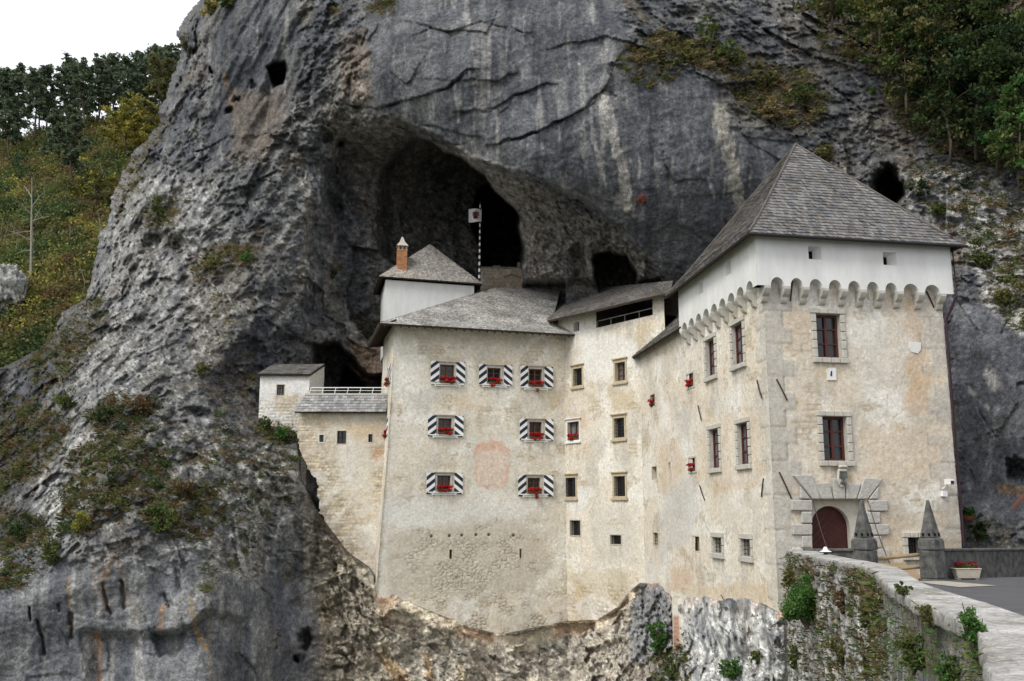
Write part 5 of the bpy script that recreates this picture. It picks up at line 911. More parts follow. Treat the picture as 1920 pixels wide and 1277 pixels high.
# ------------------------------------------------------------------ bastion wall with lean-to roof, walkway railing and hut
bast = thing('bastion_wall', AX.p(5, -4, -1), 'stepped cream bastion wall with three small windows below a shingled lean-to beside the rock', 'wall'); hX = []
opening(AX, bast, AX.rect(598, 607, 815, 829), hX, reveal='white', frame=None, depth=.4); opening(AX, bast, AX.rect(632, 649, 808, 832), hX, frame='iron', mull=(1, 1), depth=.25, fw=.04); opening(AX, bast, AX.rect(690.5, 698.5, 814, 829), hX, frame=None, depth=.4)
x0, x1 = float(AX.sz(556, 800)[0]), float(AX.sz(727, 800)[0])
LB = np.array([(556, 770), (558, 830), (575, 870), (595, 905), (600, 960), (612, 985), (650, 1040), (720, 1100)], float)
wall(AX, bast, x0, x1+.2, -8, float(AX.sz(640, 768)[1]), hX, col_ax, clip=lambda a, z, u, v: u > np.interp(v, LB[:, 1], LB[:, 0])+5*noise(v/9, u*0, 3.3))
lt_e0 = Vector(AX.p(*[float(x) for x in AX.sz(552, 772, .45)], .45)); lt_e1 = Vector(AX.p(*[float(x) for x in AX.sz(724, 772, .45)], .45)); up = Vector((0, .85, 1.13))
slope('roof', [lt_e0, lt_e1, lt_e1+up, lt_e0+Vector((.45, 0, 0))+up], bast, course=.22, wid=.2, base=(.27, .265, .26), seed=31)
cp = MB(); cp.box(lt_e0.x+.4, lt_e1.x+.1, lt_e0.y+.80, lt_e0.y+1.15, lt_e0.z+1.08, lt_e0.z+1.2); cp.box(lt_e0.x+.45, lt_e1.x+.1, lt_e0.y+.9, lt_e0.y+3.4, lt_e0.z+.9, lt_e0.z+1.08); cp.build('walkway', M['stone'], bast)
rl = MB(); zr = float(at(650, 727, lt_e0.y+1).z); zb_ = lt_e0.z+1.2; xr0, xr1 = at(583, 727, lt_e0.y+1).x, at(724, 727, lt_e0.y+1).x
for q in range(7): x = xr0+(xr1-xr0)*q/6.; rl.tube([(x-.08, lt_e0.y+1, zb_), (x, lt_e0.y+1, zr)], .022, 6)
rl.tube([(xr0, lt_e0.y+1, zr), (xr1, lt_e0.y+1, zr)], .03, 6); rl.tube([(xr0-.05, lt_e0.y+1, (zb_+zr)/2), (xr1, lt_e0.y+1, (zb_+zr)/2)], .016, 6)
tag(rl.build('railing', M['wpaint']), 'thin white metal railing along the walkway above the lean-to roof', 'railing')
hut = thing('stone_hut', HT.p(1.5, -1, -1), 'small whitewashed stone hut with mono-pitch stone roof at the end of the walkway', 'hut'); hH = []
opening(HT, hut, HT.rect(519, 533, 721.5, 741), hH, frame='iron', mull=(2, 2), fw=.025, depth=.2, glass='paleglass')
def col_ht(SS, ZZ, UU, VV, wx, wy):
    c, b = plaster(SS, ZZ, UU, VV, wx, wy, base=(.66, .65, .62), s=18); c = mixc(c, (.69, .685, .67), ss(-VV, -745, -730)*.5)
    c = spot(c, UU, VV, [(512, 740), (560, 742), (552, 775), (510, 770)], (.48, .38, .25), .6, 4, 8); j, rv = stones(SS, ZZ, .3, .2, 40); m = ss(VV-752-10*b, -8, 12); c = mixc(c, (.40, .36, .29), m*(1-j)*.7); return c, (j-1)*.04*m
hx0, hx1 = float(HT.sz(486, 750)[0]), float(HT.sz(579, 750)[0]); hz = float(HT.sz(530, 703)[1]); wall(HT, hut, hx0, hx1, -.0, hz, hH, col_ht)
HS = Fac(HT.p(hx1, 0, 0)[:2], (.14, .99), (.99, -.14)); wall(HS, hut, 0, 2.6, 0, hz+.9, [], col_ht, clip=lambda a, z, u, v: z < hz+.35*a)
HL = Fac(HT.p(hx0, 0, 0)[:2], (.05, .99), (-.99, .05)); wall(HL, hut, 0, 2.6, 0, hz, [], col_ht)
he0, he1 = Vector(HT.p(hx0-.12, hz+.02, .25)), Vector(HT.p(hx1+.1, hz+.02, .25)); hu = Vector((.32, 2.6, 1.0)); slope('roof', [he0, he1, he1+hu, he0+hu], hut, course=.3, wid=.4, base=(.15, .145, .135), seed=41, lift=.05)
# flower boxes
FN = ('topmost left window of the residential block', 'top centre window of the residential block', 'top right shuttered window of the residential block', 'middle left window, above and left of the wall painting', 'middle right shuttered window of the residential block', 'lowest left window of the residential block', 'lowest right shuttered window beside the wall painting',
      'upper window on the shaded left side of the residential block', 'lower window on the shaded left side of the residential block')
for i, ((fac, W), nm) in enumerate(zip(BOX, FN)):
    P = fac.p((W[0]+W[1])/2, W[2]-.1+.004, .03); flowerbox(Vector(P), (W[1]-W[0])*(1.05 if i not in (1,) else .9), fac.d, fac.n, 'red geraniums at the '+nm, amount=1.0 if i < 7 else .5, trail=(.1, .4, .45, .1, .2, .1, .5, .2, .2)[i], sd=50+i)
for fac, k, nm, am in ((MW, (1064.5, 1086, 791, 825.5), 'unshuttered white-framed window of the recessed wall', 1), (TS, (1288.5, 1301, 701, 726), 'small upper window of the tower side beside two tall windows', .5), (TS, (1292.5, 1304.5, 859, 884), 'small lower window of the tower side beside two tall windows', .6), (TS, (1219, 1228, 740, 762), 'narrow window of the wing under its low roof', .5)):
    W = fac.rect(*k); P = fac.p((W[0]+W[1])/2, W[2]+.012, -.16); flowerbox(Vector(P), (W[1]-W[0])*.9, fac.d, fac.n, 'red geraniums in the '+nm, amount=am, trail=.1, sd=80+int(k[0]))
# camera and box on the tower wall
sec = MB(); TF.pixpoly(sec, [(1763, 921), (1773, 922), (1773, 932), (1763, 931)], .0, .14); a, z = TF.sz(1768, 905); a = float(a); z = float(z); TF.box(sec, a-.09, a+.09, z-.09, z+.12, .2, .55); sec.tube([TF.p(a, z-.05, .3), TF.p(a-.05, z-.22, .1), TF.p(a-.05, z-.22, 0)], .03, 6); so_ = sec.build('security_camera', M['wpaint'], bevel=.01); tag(so_, 'white security camera above a white box on the right edge of the tower wall', 'security camera')
l_ = MB(); TF.box(l_, a-.06, a+.06, z-.06, z+.05, .552, .57); l_.build('lens', M['iron'], so_, local=True)
# brick strip under the wing
bs_ = thing('brick_pier', TS.p(TLEN+1, -7.5, .1), 'narrow red and cream brick pier under the wing between grey rock and a green bush', 'pier'); mb = MB()
BP = Fac((at(1275, 1150, float(TS.Y(1275, 1150))-.55).x, float(TS.Y(1275, 1150))-.55), (1, -.1), (-.1, -1)); q0, q1, q2, q3 = BP.rect(1261, 1291, 1112, 1222)
def col_bp(SS, ZZ, UU, VV, wx, wy):
    c, b = plaster(SS, ZZ, UU, VV, wx, wy, s=20); r = np.floor(ZZ/.1); x = SS/.24+.5*(r % 2); j = np.maximum(ss(-(ZZ/.1-r), -.2, -.1), ss(-(x-np.floor(x)), -.1, -.05)); m = ss(-np.abs(UU-1268), -8, -3)*ss(VV, 1150, 1158); c = mixc(c, (.40, .15, .08), m*.85); c = mixc(c, (.45, .40, .32), m*j*.7); return c, -.01*j*m
wall(BP, bs_, q0, q1, q2, q3, [], col_bp)
# ------------------------------------------------------------------ road, parapets, retaining wall
def road_z(Y): return -1.70-.0034*Y
def cop_z(Y): return -.70-.012*Y
def onz(u, v, z0, k):
    a, b, c = ray(u, v); Yy = z0/(float(c/b)-k); return float(a/b)*Yy, Yy
OUT = [(1476, 1031), (1483, 1033), (1537, 1044), (1587, 1053), (1628, 1061), (1644, 1068), (1654, 1084), (1670, 1097.6), (1719.5, 1123.7), (1771.6, 1149.7), (1810, 1161), (1829, 1166), (1842, 1183.6), (1852, 1204), (1858, 1230), (1874, 1277), (1890, 1360), (1880, 1500)]
INN = [(1518, 1030), (1524, 1031), (1566, 1041), (1602, 1048), (1646.6, 1054.6), (1667, 1057), (1691, 1063.8), (1709, 1079.4), (1727, 1091), (1766, 1105.5), (1836.7, 1123.7), (1878, 1136.7), (1925, 1154), (2000, 1186), (2150, 1260), (2350, 1380), (2800, 1700), (3300, 2100)]
oP = np.array([onz(u, v, -.70, -.012) for u, v in OUT]+[(.6, 1.2), (-.9, .4), (-3., -.2)]); iP = np.array([onz(u, v, -.70, -.012) for u, v in INN[:16]]+[(1.9, 2.2), (1.3, .9), (.2, -.5), (-2.6, -1.0)])
def resamp(P, n, dens=True):
    d = np.r_[0, np.cumsum(np.hypot(*np.diff(P, axis=0).T))]; w_ = 1/np.maximum(2., P[:, 1]) if dens else np.ones(len(P)); s = np.r_[0, np.cumsum(np.diff(d)*(w_[1:]+w_[:-1])/2)]
    t = np.linspace(0, s[-1], n); return np.stack([np.interp(t, s, P[:, 0]), np.interp(t, s, P[:, 1])], -1)
def smoothp(P, k=5):
    Q_ = P.copy(); kr = np.ones(k)/k
    for a in (0, 1): Q_[k:-k, a] = np.convolve(P[:, a], kr, 'same')[k:-k]
    return Q_
NP_ = 700
OL = smoothp(resamp(oP, NP_), 21); d_ = np.diff(OL, axis=0); tg = np.vstack([d_, d_[-1:]]); tg /= np.hypot(tg[:, 0], tg[:, 1])[:, None]+1e-9
# inner edge matched to the outer edge by distance travelled
so_l = np.r_[0, np.cumsum(np.hypot(*np.diff(oP, axis=0).T))]
IL0 = resamp(iP, 1600, False)
IL = np.array([IL0[np.argmin((IL0[:, 0]-p[0])**2+(IL0[:, 1]-p[1])**2)] for p in OL]); IL = smoothp(IL, 31)
ncr = 26; tt = np.linspace(0, 1, ncr)[None, :, None]; TOP = OL[:, None]*(1-tt)+IL[:, None]*tt; ZT = cop_z(TOP[..., 1])
nz_ = .010*fbm(TOP[..., 0]*2, TOP[..., 1]*2, 0, 5, 201, .6); dj = np.r_[0, np.cumsum(np.hypot(*np.diff(OL, axis=0).T))][:, None]+0*ZT
jd = np.abs((dj/1.15+.1*noise(dj*.0+3, np.floor(dj/1.15), 0, 3))%1-.5); nz_ = nz_-.018*ss(-jd, -.02, -.004); ZT = ZT+nz_-.012*(np.abs(tt[..., 0]-.5)*2)**8
outn = -(IL-OL); outn /= np.hypot(outn[:, 0], outn[:, 1])[:, None]+1e-9
rag_ = (.03*noise(dj[:, 0]*2.5, 0*dj[:, 0], 0, 31)+.02*noise(dj[:, 0]*9, 0*dj[:, 0], 0, 32))
lip = [np.c_[OL+outn*(.03+rag_)[:, None]*w_, cop_z(OL[:, 1])-h_] for h_, w_ in ((.004, .6), (.02, 1.1), (.06, 1.25), (.115, 1.15), (.13, 1.0), (.14, -1.5))][::-1]
inl = [np.c_[IL-outn*(.02), cop_z(IL[:, 1])-h_] for h_ in (.04, .14, .3, .6, 1.2)]
CP = np.stack(lip+[np.c_[TOP[:, j], ZT[:, j]] for j in range(ncr)]+inl, 1); r_, k_ = CP.shape[:2]; idx = np.arange(r_*k_).reshape(r_, k_)
cc = np.empty((r_, k_, 3), np.float32); cc[:] = (.34, .33, .31); cn = fbm(CP[..., 0]*1.3, CP[..., 1]*1.3, CP[..., 2]*2, 4, 205); cf = fbm(CP[..., 0]*7, CP[..., 1]*7, CP[..., 2]*7, 3, 206)
cc = mixc(cc, (.47, .46, .44), ss(cn+.4*cf, -.1, .4)*.8); cc = mixc(cc, (.20, .19, .17), ss(-cn+.8*cf, .05, .3)*.65); cc = mixc(cc, (.62, .62, .60), ss(cf, .22, .34)*.4); cc = mixc(cc, (.11, .105, .06), ss(fbm(CP[..., 0]*2.2, CP[..., 1]*2.2, 0, 4, 208)+.5*cf, .12, .35)*.55); dk = np.zeros((r_, k_), np.float32); dk[:, :5] = .55; cc = mixc(cc, (.17, .16, .14), dk*ss(cf, -.4, .3))
cc = mixc(cc, (.16, .15, .13), ss(-np.pad(jd, ((0, 0), (len(lip), len(inl))), mode='edge'), -.016, -.006)*.6)
para = thing('retaining_wall', (OL[200, 0], OL[200, 1], -4), 'curving rubble retaining wall overgrown with weeds, pale stone coping beside the road', 'wall')
mk('coping', CP.reshape(-1, 3), np.stack([idx[:-1, :-1], idx[:-1, 1:], idx[1:, 1:], idx[1:, :-1]], -1).reshape(-1, 4).astype(np.int32), M['nearrock'], para, col=cc.reshape(-1, 3), smooth=True)
nr_ = 300; hh = np.linspace(0, 1, nr_)**1.25*5.6; hh = np.r_[hh, 8, 12, 18]; DD, HH = np.meshgrid(dj[:, 0], hh, indexing='ij'); wgt = ss(OL[:, 1], 12.2, 13.2)[:, None]+0*HH      # rubble far part, grey rendered near part
f1, f2, rv, tl = worley(DD/.24+.2*noise(DD*2, HH*2, 0, 9), HH/.34, 0*DD, 71, True); st = ss(f2-f1, .02, .22); ns = fbm(DD*1.2, HH*1.2, 0, 4, 72); nf = fbm(DD*6, HH*6, 0, 3, 73); nv = fbm(DD*3, HH*.5, 0, 3, 74)
off = -.05+.10*st*wgt+.05*tl*wgt+.05*ns+.02*nf+.02*nv*(1-wgt)+.05*HH*.6
WP = np.stack([OL[:, 0][:, None]+outn[:, 0][:, None]*off, OL[:, 1][:, None]+outn[:, 1][:, None]*off, cop_z(OL[:, 1])[:, None]-.10-HH], -1)
wc = np.empty(DD.shape+(3,), np.float32); wc[:] = (.28, .275, .26); wc = mixc(wc, (.47, .46, .43), wgt*ss(rv+.3*nf, .25, .7)*st*1.0); wc = mixc(wc, (.085, .07, .04), wgt*(1-st)*.9); wc = mixc(wc, (.15, .15, .15), (1-wgt)*ss(nv+.3*ns, -.1, .4)*.7); wc = mixc(wc, (.36, .36, .35), (1-wgt)*ss(nf+ns, .2, .55)*.6)
wc = mixc(wc, (.11, .085, .035), ss(ns+.5*nf-.25*ss(HH, 0, 1.5)+.12, .0, .35)*.75); wc *= (1+.3*nf)[..., None]
r_, k_ = DD.shape; idx = np.arange(r_*k_).reshape(r_, k_)
mk('wall_face', WP.reshape(-1, 3), np.stack([idx[:-1, :-1], idx[1:, :-1], idx[1:, 1:], idx[:-1, 1:]], -1).reshape(-1, 4).astype(np.int32), M['rock'], para, col=np.clip(wc, .02, .7).reshape(-1, 3), smooth=True)
def face(u, v):
    """point on the retaining wall face behind a bearing"""
    a, b, c_ = ray(u, v); m = OL[:, 1] > 1.5; bear = OL[:, 0]/OL[:, 1]; i = int(np.argmin(np.abs(bear-float(a/b))+np.where(m, 0, 9))); return Vector((OL[i, 0], OL[i, 1], float(c_/b)*OL[i, 1])), outn[i]
# road sheet: bounded by the coping on the left and the far parapet
rp_ = [(float(x), float(y)) for x, y in IL[::20] if y > -.8]; far = [(14.0, 27.6), (40, 34), (60, 20), (50, -40), (-14, -40), (-10, -2)]
l3 = [Vector((x, y, road_z(y))) for x, y in rp_+[]]
pl_ = [Vector((x, y, 0)) for x, y in ([(9.2, 26.2), (11.4, 26.4)]+far+rp_[::-1])]
tri = geometry.tessellate_polygon([pl_]); rmb = MB(); rmb.v = [(p.x, p.y, road_z(p.y)) for p in pl_]; rmb.f = [list(t) for t in tri]; rmb.m = [0]*len(tri); rd = rmb.build('road', M['asphalt']); tag(rd, kind='structure')
ks = MB(); kk = [onz(u, v, -1.69, -.0034) for u, v in ((1722, 1090), (1740, 1094), (1800, 1101), (1870, 1098), (1800, 1092), (1768, 1089))]; ks.poly([(x, y, road_z(y)+.012) for x, y in kk]); ko = ks.build('stone_paving', M['verge']); tag(ko, kind='structure')
# pillars with obelisks
def pillar(u, name_l, Yp=26.2, rot=34):
    cx_ = at(u, 1000, Yp).x; root = thing('obelisk_pillar', (cx_, Yp, road_z(Yp)), name_l, 'pillar', 'stone obelisks flanking the drawbridge'); R_ = math.radians(rot); zc = [at(u, v_, Yp).z for v_ in (1093, 1085, 1031, 1011, 1008, 939)]
    def ring(r, z): return [(cx_+r*math.cos(R_+math.pi/4+q*math.pi/2), Yp+r*math.sin(R_+math.pi/4+q*math.pi/2), z) for q in range(4)]
    mb = MB(); mb.hexa(ring(.40, zc[0]-.6)+ring(.40, zc[1])); mb.hexa(ring(.345, zc[1])+ring(.335, zc[2]-.01)); mb.build('shaft', M['dkstone'], root, bevel=.025)
    mb = MB(); mb.hexa(ring(.355, zc[2])+ring(.345, zc[3]-.03)); mb.hexa(ring(.345, zc[3]-.03)+ring(.29, zc[3]+.03)); mb.build('plinth', M['dkstone'], root, bevel=.02)
    mb = MB(); mb.hexa(ring(.275, zc[4]+.0)+ring(.045, zc[5]+.02)); mb.build('obelisk', M['dkstone'], root, bevel=.02)
    mb = MB()
    for q in range(4):
        for s in (-1, 1):
            aa = R_+q*math.pi/2; px_, py_ = cx_+.195*math.cos(aa)-s*.09*math.sin(aa), Yp+.195*math.sin(aa)+s*.09*math.cos(aa); mb.box(px_-.022, px_+.022, py_-.022, py_+.022, zc[4]+.05, zc[4]+.12)
    mb.build('socket', M['dark'], root); return cx_
pxL = pillar(1619, 'dark stone obelisk on a pillar standing in front of the arched door', 26.0); pxR = pillar(1744, 'dark stone obelisk on a pillar at the end of the roadside parapet')
def parapet(p, q, z0, z1, name_l, th=.35):
    p, q = np.array(p), np.array(q); d = q-p; L = np.hypot(*d); d = d/L; n_ = np.array([d[1], -d[0]]); F_ = Fac(p, d, n_)
    root = thing('parapet', (p[0], p[1], z0(p[1])), name_l, 'parapet wall')
    mb = MB(); 
    def gb(h0, h1, a, b, n0, n1): mb.hexa([(*(p+d*a+n_*n1), h0(a)), (*(p+d*b+n_*n1), h0(b)), (*(p+d*b+n_*n0), h0(b)), (*(p+d*a+n_*n0), h0(a)), (*(p+d*a+n_*n1), h1(a)), (*(p+d*b+n_*n1), h1(b)), (*(p+d*b+n_*n0), h1(b)), (*(p+d*a+n_*n0), h1(a))])
    zb_ = lambda a: z0(p[1])+(z0(q[1])-z0(p[1]))*a/L-.5; zt_ = lambda a: z1[0]+(z1[1]-z1[0])*a/L
    gb(zb_, lambda a: zt_(a)-.07, 0, L, -th, 0); mb.build('wall', M['dkstone'], root); mb = MB()
    k = int(L/1.3)+1
    for i in range(k): gb(lambda a: zt_(a)-.068, zt_, L*i/k+.006, L*(i+1)/k-.006, -th-.04, .05)
    mb.build('coping', M['dkstone'], root, bevel=.015)
rx, ry = onz(1925, 1073, -1.70, -.0034); pr = at(1766, 1000, 26.2)
d_ext = np.array([rx-pr.x, ry-26.35]); parapet((pr.x-.05, 26.35), (pr.x+d_ext[0]*3, 26.35+d_ext[1]*3), road_z, (at(1766, 1029, 26.3).z, at(1766, 1029, 26.3).z-.36), 'long dark weathered parapet at the right behind the stone trough of flowers')
pl2 = at(1600, 1000, 26.0); parapet((at(1512, 1000, 26.0).x, 26.05), (pl2.x+.05, 26.05), road_z, (at(1519, 1030, 26).z, at(1602, 1029, 26).z), 'short low parapet between the curving wall and the obelisk by the door')
rl = MB(); rl.tube([at(1636, 1048.5, 26.3), at(1730, 1039.5, 26.5)], .05, 8); rl.tube([at(1650, 1070, 26.3), at(1730, 1062, 26.5)], .05, 8); tag(rl.build('timber_rail', M['railwood']), 'two round timber rails barring the gap between the two obelisks', 'railing')
db = MB(); dz = road_z(30)-.02
dkA, dkB = np.array([pl2.x+.4, 26.3]), np.array([pr.x-.4, 26.3]); q0_ = np.array(TF.p(PR[0]-.2, 0, .05))[:2]; q1_ = np.array(TF.p(PR[1]+1.4, 0, .05))[:2]
for i in range(34):
    t0, t1 = i/34+.0015, (i+1)/34-.0015; A0, A1, B0, B1 = dkA+(q0_-dkA)*t0, dkA+(q0_-dkA)*t1, dkB+(q1_-dkB)*t0, dkB+(q1_-dkB)*t1; db.hexa([(*A0, dz-.1), (*B0, dz-.1), (*B1, dz-.1), (*A1, dz-.1), (*A0, dz), (*B0, dz), (*B1, dz), (*A1, dz)])
tag(db.build('drawbridge_deck', M['railwood']), 'plank deck of the drawbridge hidden behind the parapet by the arched door', 'bridge deck')
def chain(p, q, lb):
    n = int((q-p).length/.055); pts = []
    for i in range(n+1): x = p.lerp(q, i/n); x.z -= .15*math.sin(math.pi*i/n); pts.append(x)
    cm = MB(); cm.tube(pts, [.008 if i % 2 else .018 for i in range(n+1)], 6); co_ = cm.build('drawbridge_chain', M['rustiron']); return tag(co_, lb, 'chain', 'drawbridge chains')
chain(Vector(TF.p(*[float(x) for x in TF.sz(1522, 940)], .1)), at(1556, 1040, 28.5), 'rusty chain slanting down from the left corner of the door frame')
chain(Vector(TF.p(*[float(x) for x in TF.sz(1625, 940)], .1)), at(1668, 1056, 28.0), 'rusty chain slanting down from the right corner of the door frame')
tl_ = thing('lamp', at(1548, 1040, 23), 'small lamp with a white conical cap just behind the wall coping', 'lamp'); lc = at(1548, 1036, 23); mb = MB(); mb.tube([lc+Vector((0, 0, -.95)), lc], .05, 8); mb.tube([lc, lc+Vector((0, 0, .02))], [.14, .14], 12); mb.build('post', M['iron'], tl_); mb = MB(); mb.tube([lc+Vector((0, 0, .021)), lc+Vector((0, 0, .05)), lc+Vector((0, 0, .13))], [.15, .07, .03], 12); mb.build('cap', M['wpaint'], tl_)
# trough of flowers
tx, ty = onz(1816, 1087, -1.70, -.0034); ty += .1; trg = thing('flower_trough', (tx, ty, road_z(ty)), 'pale concrete trough of dark red flowers standing on the road by the parapet', 'planter'); mb = MB(); z0 = road_z(ty)
for s in (-1, 1): mb.box(tx+s*.24-.05, tx+s*.24+.05, ty-.10, ty+.10, z0, z0+.035)
mb.hexa([(tx-.29, ty-.12, z0+.035), (tx+.29, ty-.12, z0+.035), (tx+.29, ty+.12, z0+.035), (tx-.29, ty+.12, z0+.035), (tx-.345, ty-.16, z0+.27), (tx+.345, ty-.16, z0+.27), (tx+.345, ty+.16, z0+.27), (tx-.345, ty+.16, z0+.27)]); mb.box(tx-.36, tx+.36, ty-.175, ty+.175, z0+.272, z0+.30); mb.build('trough', M['conc'], trg, bevel=.01)
v, f, c = leaves(500, [[tx+x, ty, z0+.34] for x in (-.2, -.05, .1, .2)], [[.14, .12, .07]]*4, .035, [(.07, .12, .03)], 3); mk('foliage', v, f, M['leaf'], trg, col=c)
v, f, c = leaves(420, [[tx+x, ty, z0+z] for x, z in ((-.23, .40), (-.12, .42), (.14, .42), (.25, .39))], [[.11, .11, .07]]*4, .03, [(.17, .01, .02), (.24, .015, .03)], 4); mk('flowers', v, f, M['red'], trg, col=c)
# shelter roof at the right edge
kx = at(1897, 958, 33); dv_ = Vector((kx.x/33*2.4+.15, 2.4, .25)); ks_ = thing('ticket_shelter', (kx.x+1.6, 33.5, road_z(33)), 'red brown sloping shelter roof poking in at the right edge', 'shelter'); k2 = at(1925, 930, 33); dirr = (k2-kx).normalized(); rgt = kx+dirr*2.4
mb = MB(); mb.hexa([kx, rgt, rgt+dv_, kx+dv_, kx+Vector((0, 0, .09)), rgt+Vector((0, 0, .09)), rgt+dv_+Vector((0, 0, .09)), kx+dv_+Vector((0, 0, .09))]); r2 = rgt+Vector((2.0, 0, -1.5)); mb.hexa([rgt, r2, r2+dv_, rgt+dv_, rgt+Vector((0, 0, .09)), r2+Vector((0, 0, .09)), r2+dv_+Vector((0, 0, .09)), rgt+dv_+Vector((0, 0, .09))]); mb.build('roof', mat('red_brown_roof', (.13, .05, .035), var=.2, vs=6), ks_)
for x, y in ((.9, .3), (2.2, 2.1), (3.4, .3), (4.2, 2.1)):
    mb = MB(); mb.box(kx.x+x-.06, kx.x+x+.06, kx.y+y-.06, kx.y+y+.06, road_z(33)-.6, kx.z+.25); mb.build('post', M['wood'], ks_)
# ------------------------------------------------------------------ vegetation
G3 = np.random.default_rng(77)
GR = [(.085, .12, .035), (.06, .095, .03), (.11, .13, .04)]; DKG = [(.035, .06, .022), (.05, .075, .025), (.028, .048, .02)]; OLV = [(.12, .12, .045), (.10, .10, .035), (.15, .14, .05)]; YEL = [(.30, .26, .05), (.24, .22, .05), (.20, .21, .05)]; RUS = [(.135, .09, .045), (.115, .08, .042), (.165, .105, .05)]
BRG = [(.07, .15, .035), (.09, .18, .045), (.05, .12, .03)]; STRAW = [(.26, .20, .10), (.20, .15, .07), (.16, .13, .06)]; PINE = [(.11, .145, .085), (.13, .165, .10), (.085, .115, .07)]; REDT = [(.26, .06, .03), (.20, .07, .03)]
def branchy(root, base, top, crown_r, n, cols, leafn, size, sd, br=None, trunk_r=.12, limbs=7, low=.35, flat=.0, barkm='bark', squash=1., lean=0):
    """tapered trunk, limbs, and leaf clumps hung on the limbs with gaps between them"""
    g = np.random.default_rng(sd); b = Vector(base); t = Vector(top); L = (t-b).length; mb = MB(); pts = []
    for i in range(6):
        k = i/5; p = b.lerp(t, k)+Vector((g.normal()*.03*L*k, g.normal()*.03*L*k, 0)); pts.append(p)
    mb.tube(pts, [trunk_r*(1-.75*i/5) for i in range(6)], 7); C = []; R = []
    for i in range(limbs):
        k = low+(1-low)*(i+.5)/limbs; p = b.lerp(t, k); an = i*2.4+g.random(); wdt = crown_r*(1.05-.55*abs(k-.62)/.5)*(.6+.5*g.random()) if squash >= 1 else crown_r*(1.15-k*.75)*(.7+.5*g.random())
        e_ = p+Vector((math.cos(an)*wdt, math.sin(an)*wdt, L*(.10 if squash >= 1 else .02)*(.5+g.random()))); m_ = p.lerp(e_, .5)+Vector((0, 0, .05*L)); mb.tube([p, m_, e_], [trunk_r*.38, trunk_r*.24, trunk_r*.08], 5)
        for q in range(n):
            kk = .35+.75*g.random(); cpt = p.lerp(e_, kk)+Vector(g.normal(size=3)*crown_r*.16); C.append(cpt); rr_ = crown_r*(.17+.16*g.random()); R.append((rr_, rr_, rr_*(.62 if squash >= 1 else .6)))
    C.append(t); R.append((crown_r*.28,)*3)
    mb.build('trunk', M[barkm], root, smooth=True); v, f, c = leaves(leafn, np.array([tuple(x) for x in C]), np.array(R), size, cols, sd+1, flat); mk('crown', v, f, M['leaf'], root, col=c)
def bush(p, r, h, cols, lb, sd, n=700, size=.07, cat='bush', group=None, name='bush', depth=None):
    """several stems and many loose leaf clumps"""
    root = thing(name, p, lb, cat, group); g = np.random.default_rng(sd); mb = MB(); C = []; R = []; p = Vector(p); dp_ = depth or r
    for i in range(9):
        a = g.random()*6.28; e_ = p+Vector((math.cos(a)*r*.8*g.random(), math.sin(a)*dp_*.7*g.random(), h*(.35+.6*g.random()))); mb.tube([p, p.lerp(e_, .5)+Vector(g.normal(size=3)*.05*r), e_], [.03*h, .02*h, .006*h], 5)
        for q in range(3): c_ = p.lerp(e_, .4+.65*g.random())+Vector(g.normal(size=3)*r*.18); C.append(tuple(c_)); k = r*(.14+.26*g.random()); R.append((k, k, k*.8))
    mb.build('stem', M['bark'], root); v, f, c = leaves(n, np.array(C), np.array(R), size, cols, sd+1); mk('foliage', v, f, M['leaf'], root, col=c); return root
# pines on the skyline
ORD = ['first', 'second', 'third', 'fourth', 'fifth', 'sixth', 'seventh', 'eighth', 'ninth', 'tenth', 'eleventh', 'twelfth', 'thirteenth', 'fourteenth', 'fifteenth', 'sixteenth']
def pine(u, vt, vb_, Yp, lb, sd, grp, w=26, low=.45):
    b = at(u+G3.normal()*3, vb_, Yp); t = at(u, vt, Yp); root = thing('pine_tree', b, lb, 'pine tree', grp); branchy(root, b-Vector((0, 0, 1)), t, w*1.25*Yp/FPX, 5, PINE, 3000, .22, sd, trunk_r=.17, limbs=16, low=low, squash=.5, flat=.3)
for i, (u, vt, vb_, w) in enumerate([(6, 138, 270, 26), (36, 130, 268, 24), (62, 138, 262, 24), (92, 132, 262, 26), (126, 117, 262, 26), (158, 122, 258, 24), (186, 115, 255, 26), (214, 108, 250, 27), (240, 116, 245, 24), (268, 112, 240, 25), (292, 96, 235, 28), (318, 94, 228, 25), (338, 100, 215, 22)]):
    pine(u, vt, vb_, 122+4*math.sin(i*2.1), 'tall dark pine on the skyline, %s from the left edge of the photo' % ORD[i], 300+i, 'pines along the skyline', w, .45)
for i, u in enumerate((22, 50, 78, 108, 142, 172, 200, 228, 254, 280, 304)):
    if i % 2: continue
    pine(u, 150-.16*u+5*math.sin(i*3.), 262-.12*u, 133, 'dark pine half hidden in the row behind, between the %s and %s skyline pines' % (ORD[i], ORD[i+1]), 900+i, 'pines along the skyline', 25, .3)
for i, u in enumerate(()):
    pine(u, 150-.16*u+5*math.sin(i*3.), 262-.12*u, 133, 'dark pine half hidden in the row behind, between the %s and %s skyline pines' % (ORD[i], ORD[i+1]), 900+i, 'pines along the skyline', 25, .3)
for i, (u, vt, vb_, Yp, lb) in enumerate([(136, 205, 385, 98, 'tall pine with bare trunk standing in the middle of the wooded slope'), (112, 218, 330, 108, 'green pine just left of the tall bare-trunked pine on the slope'), (20, 200, 300, 116, 'dark conifer below the skyline at the left edge of the slope')]): pine(u, vt, vb_, Yp, lb, 340+i, 'conifers on the slope', 24, .45)
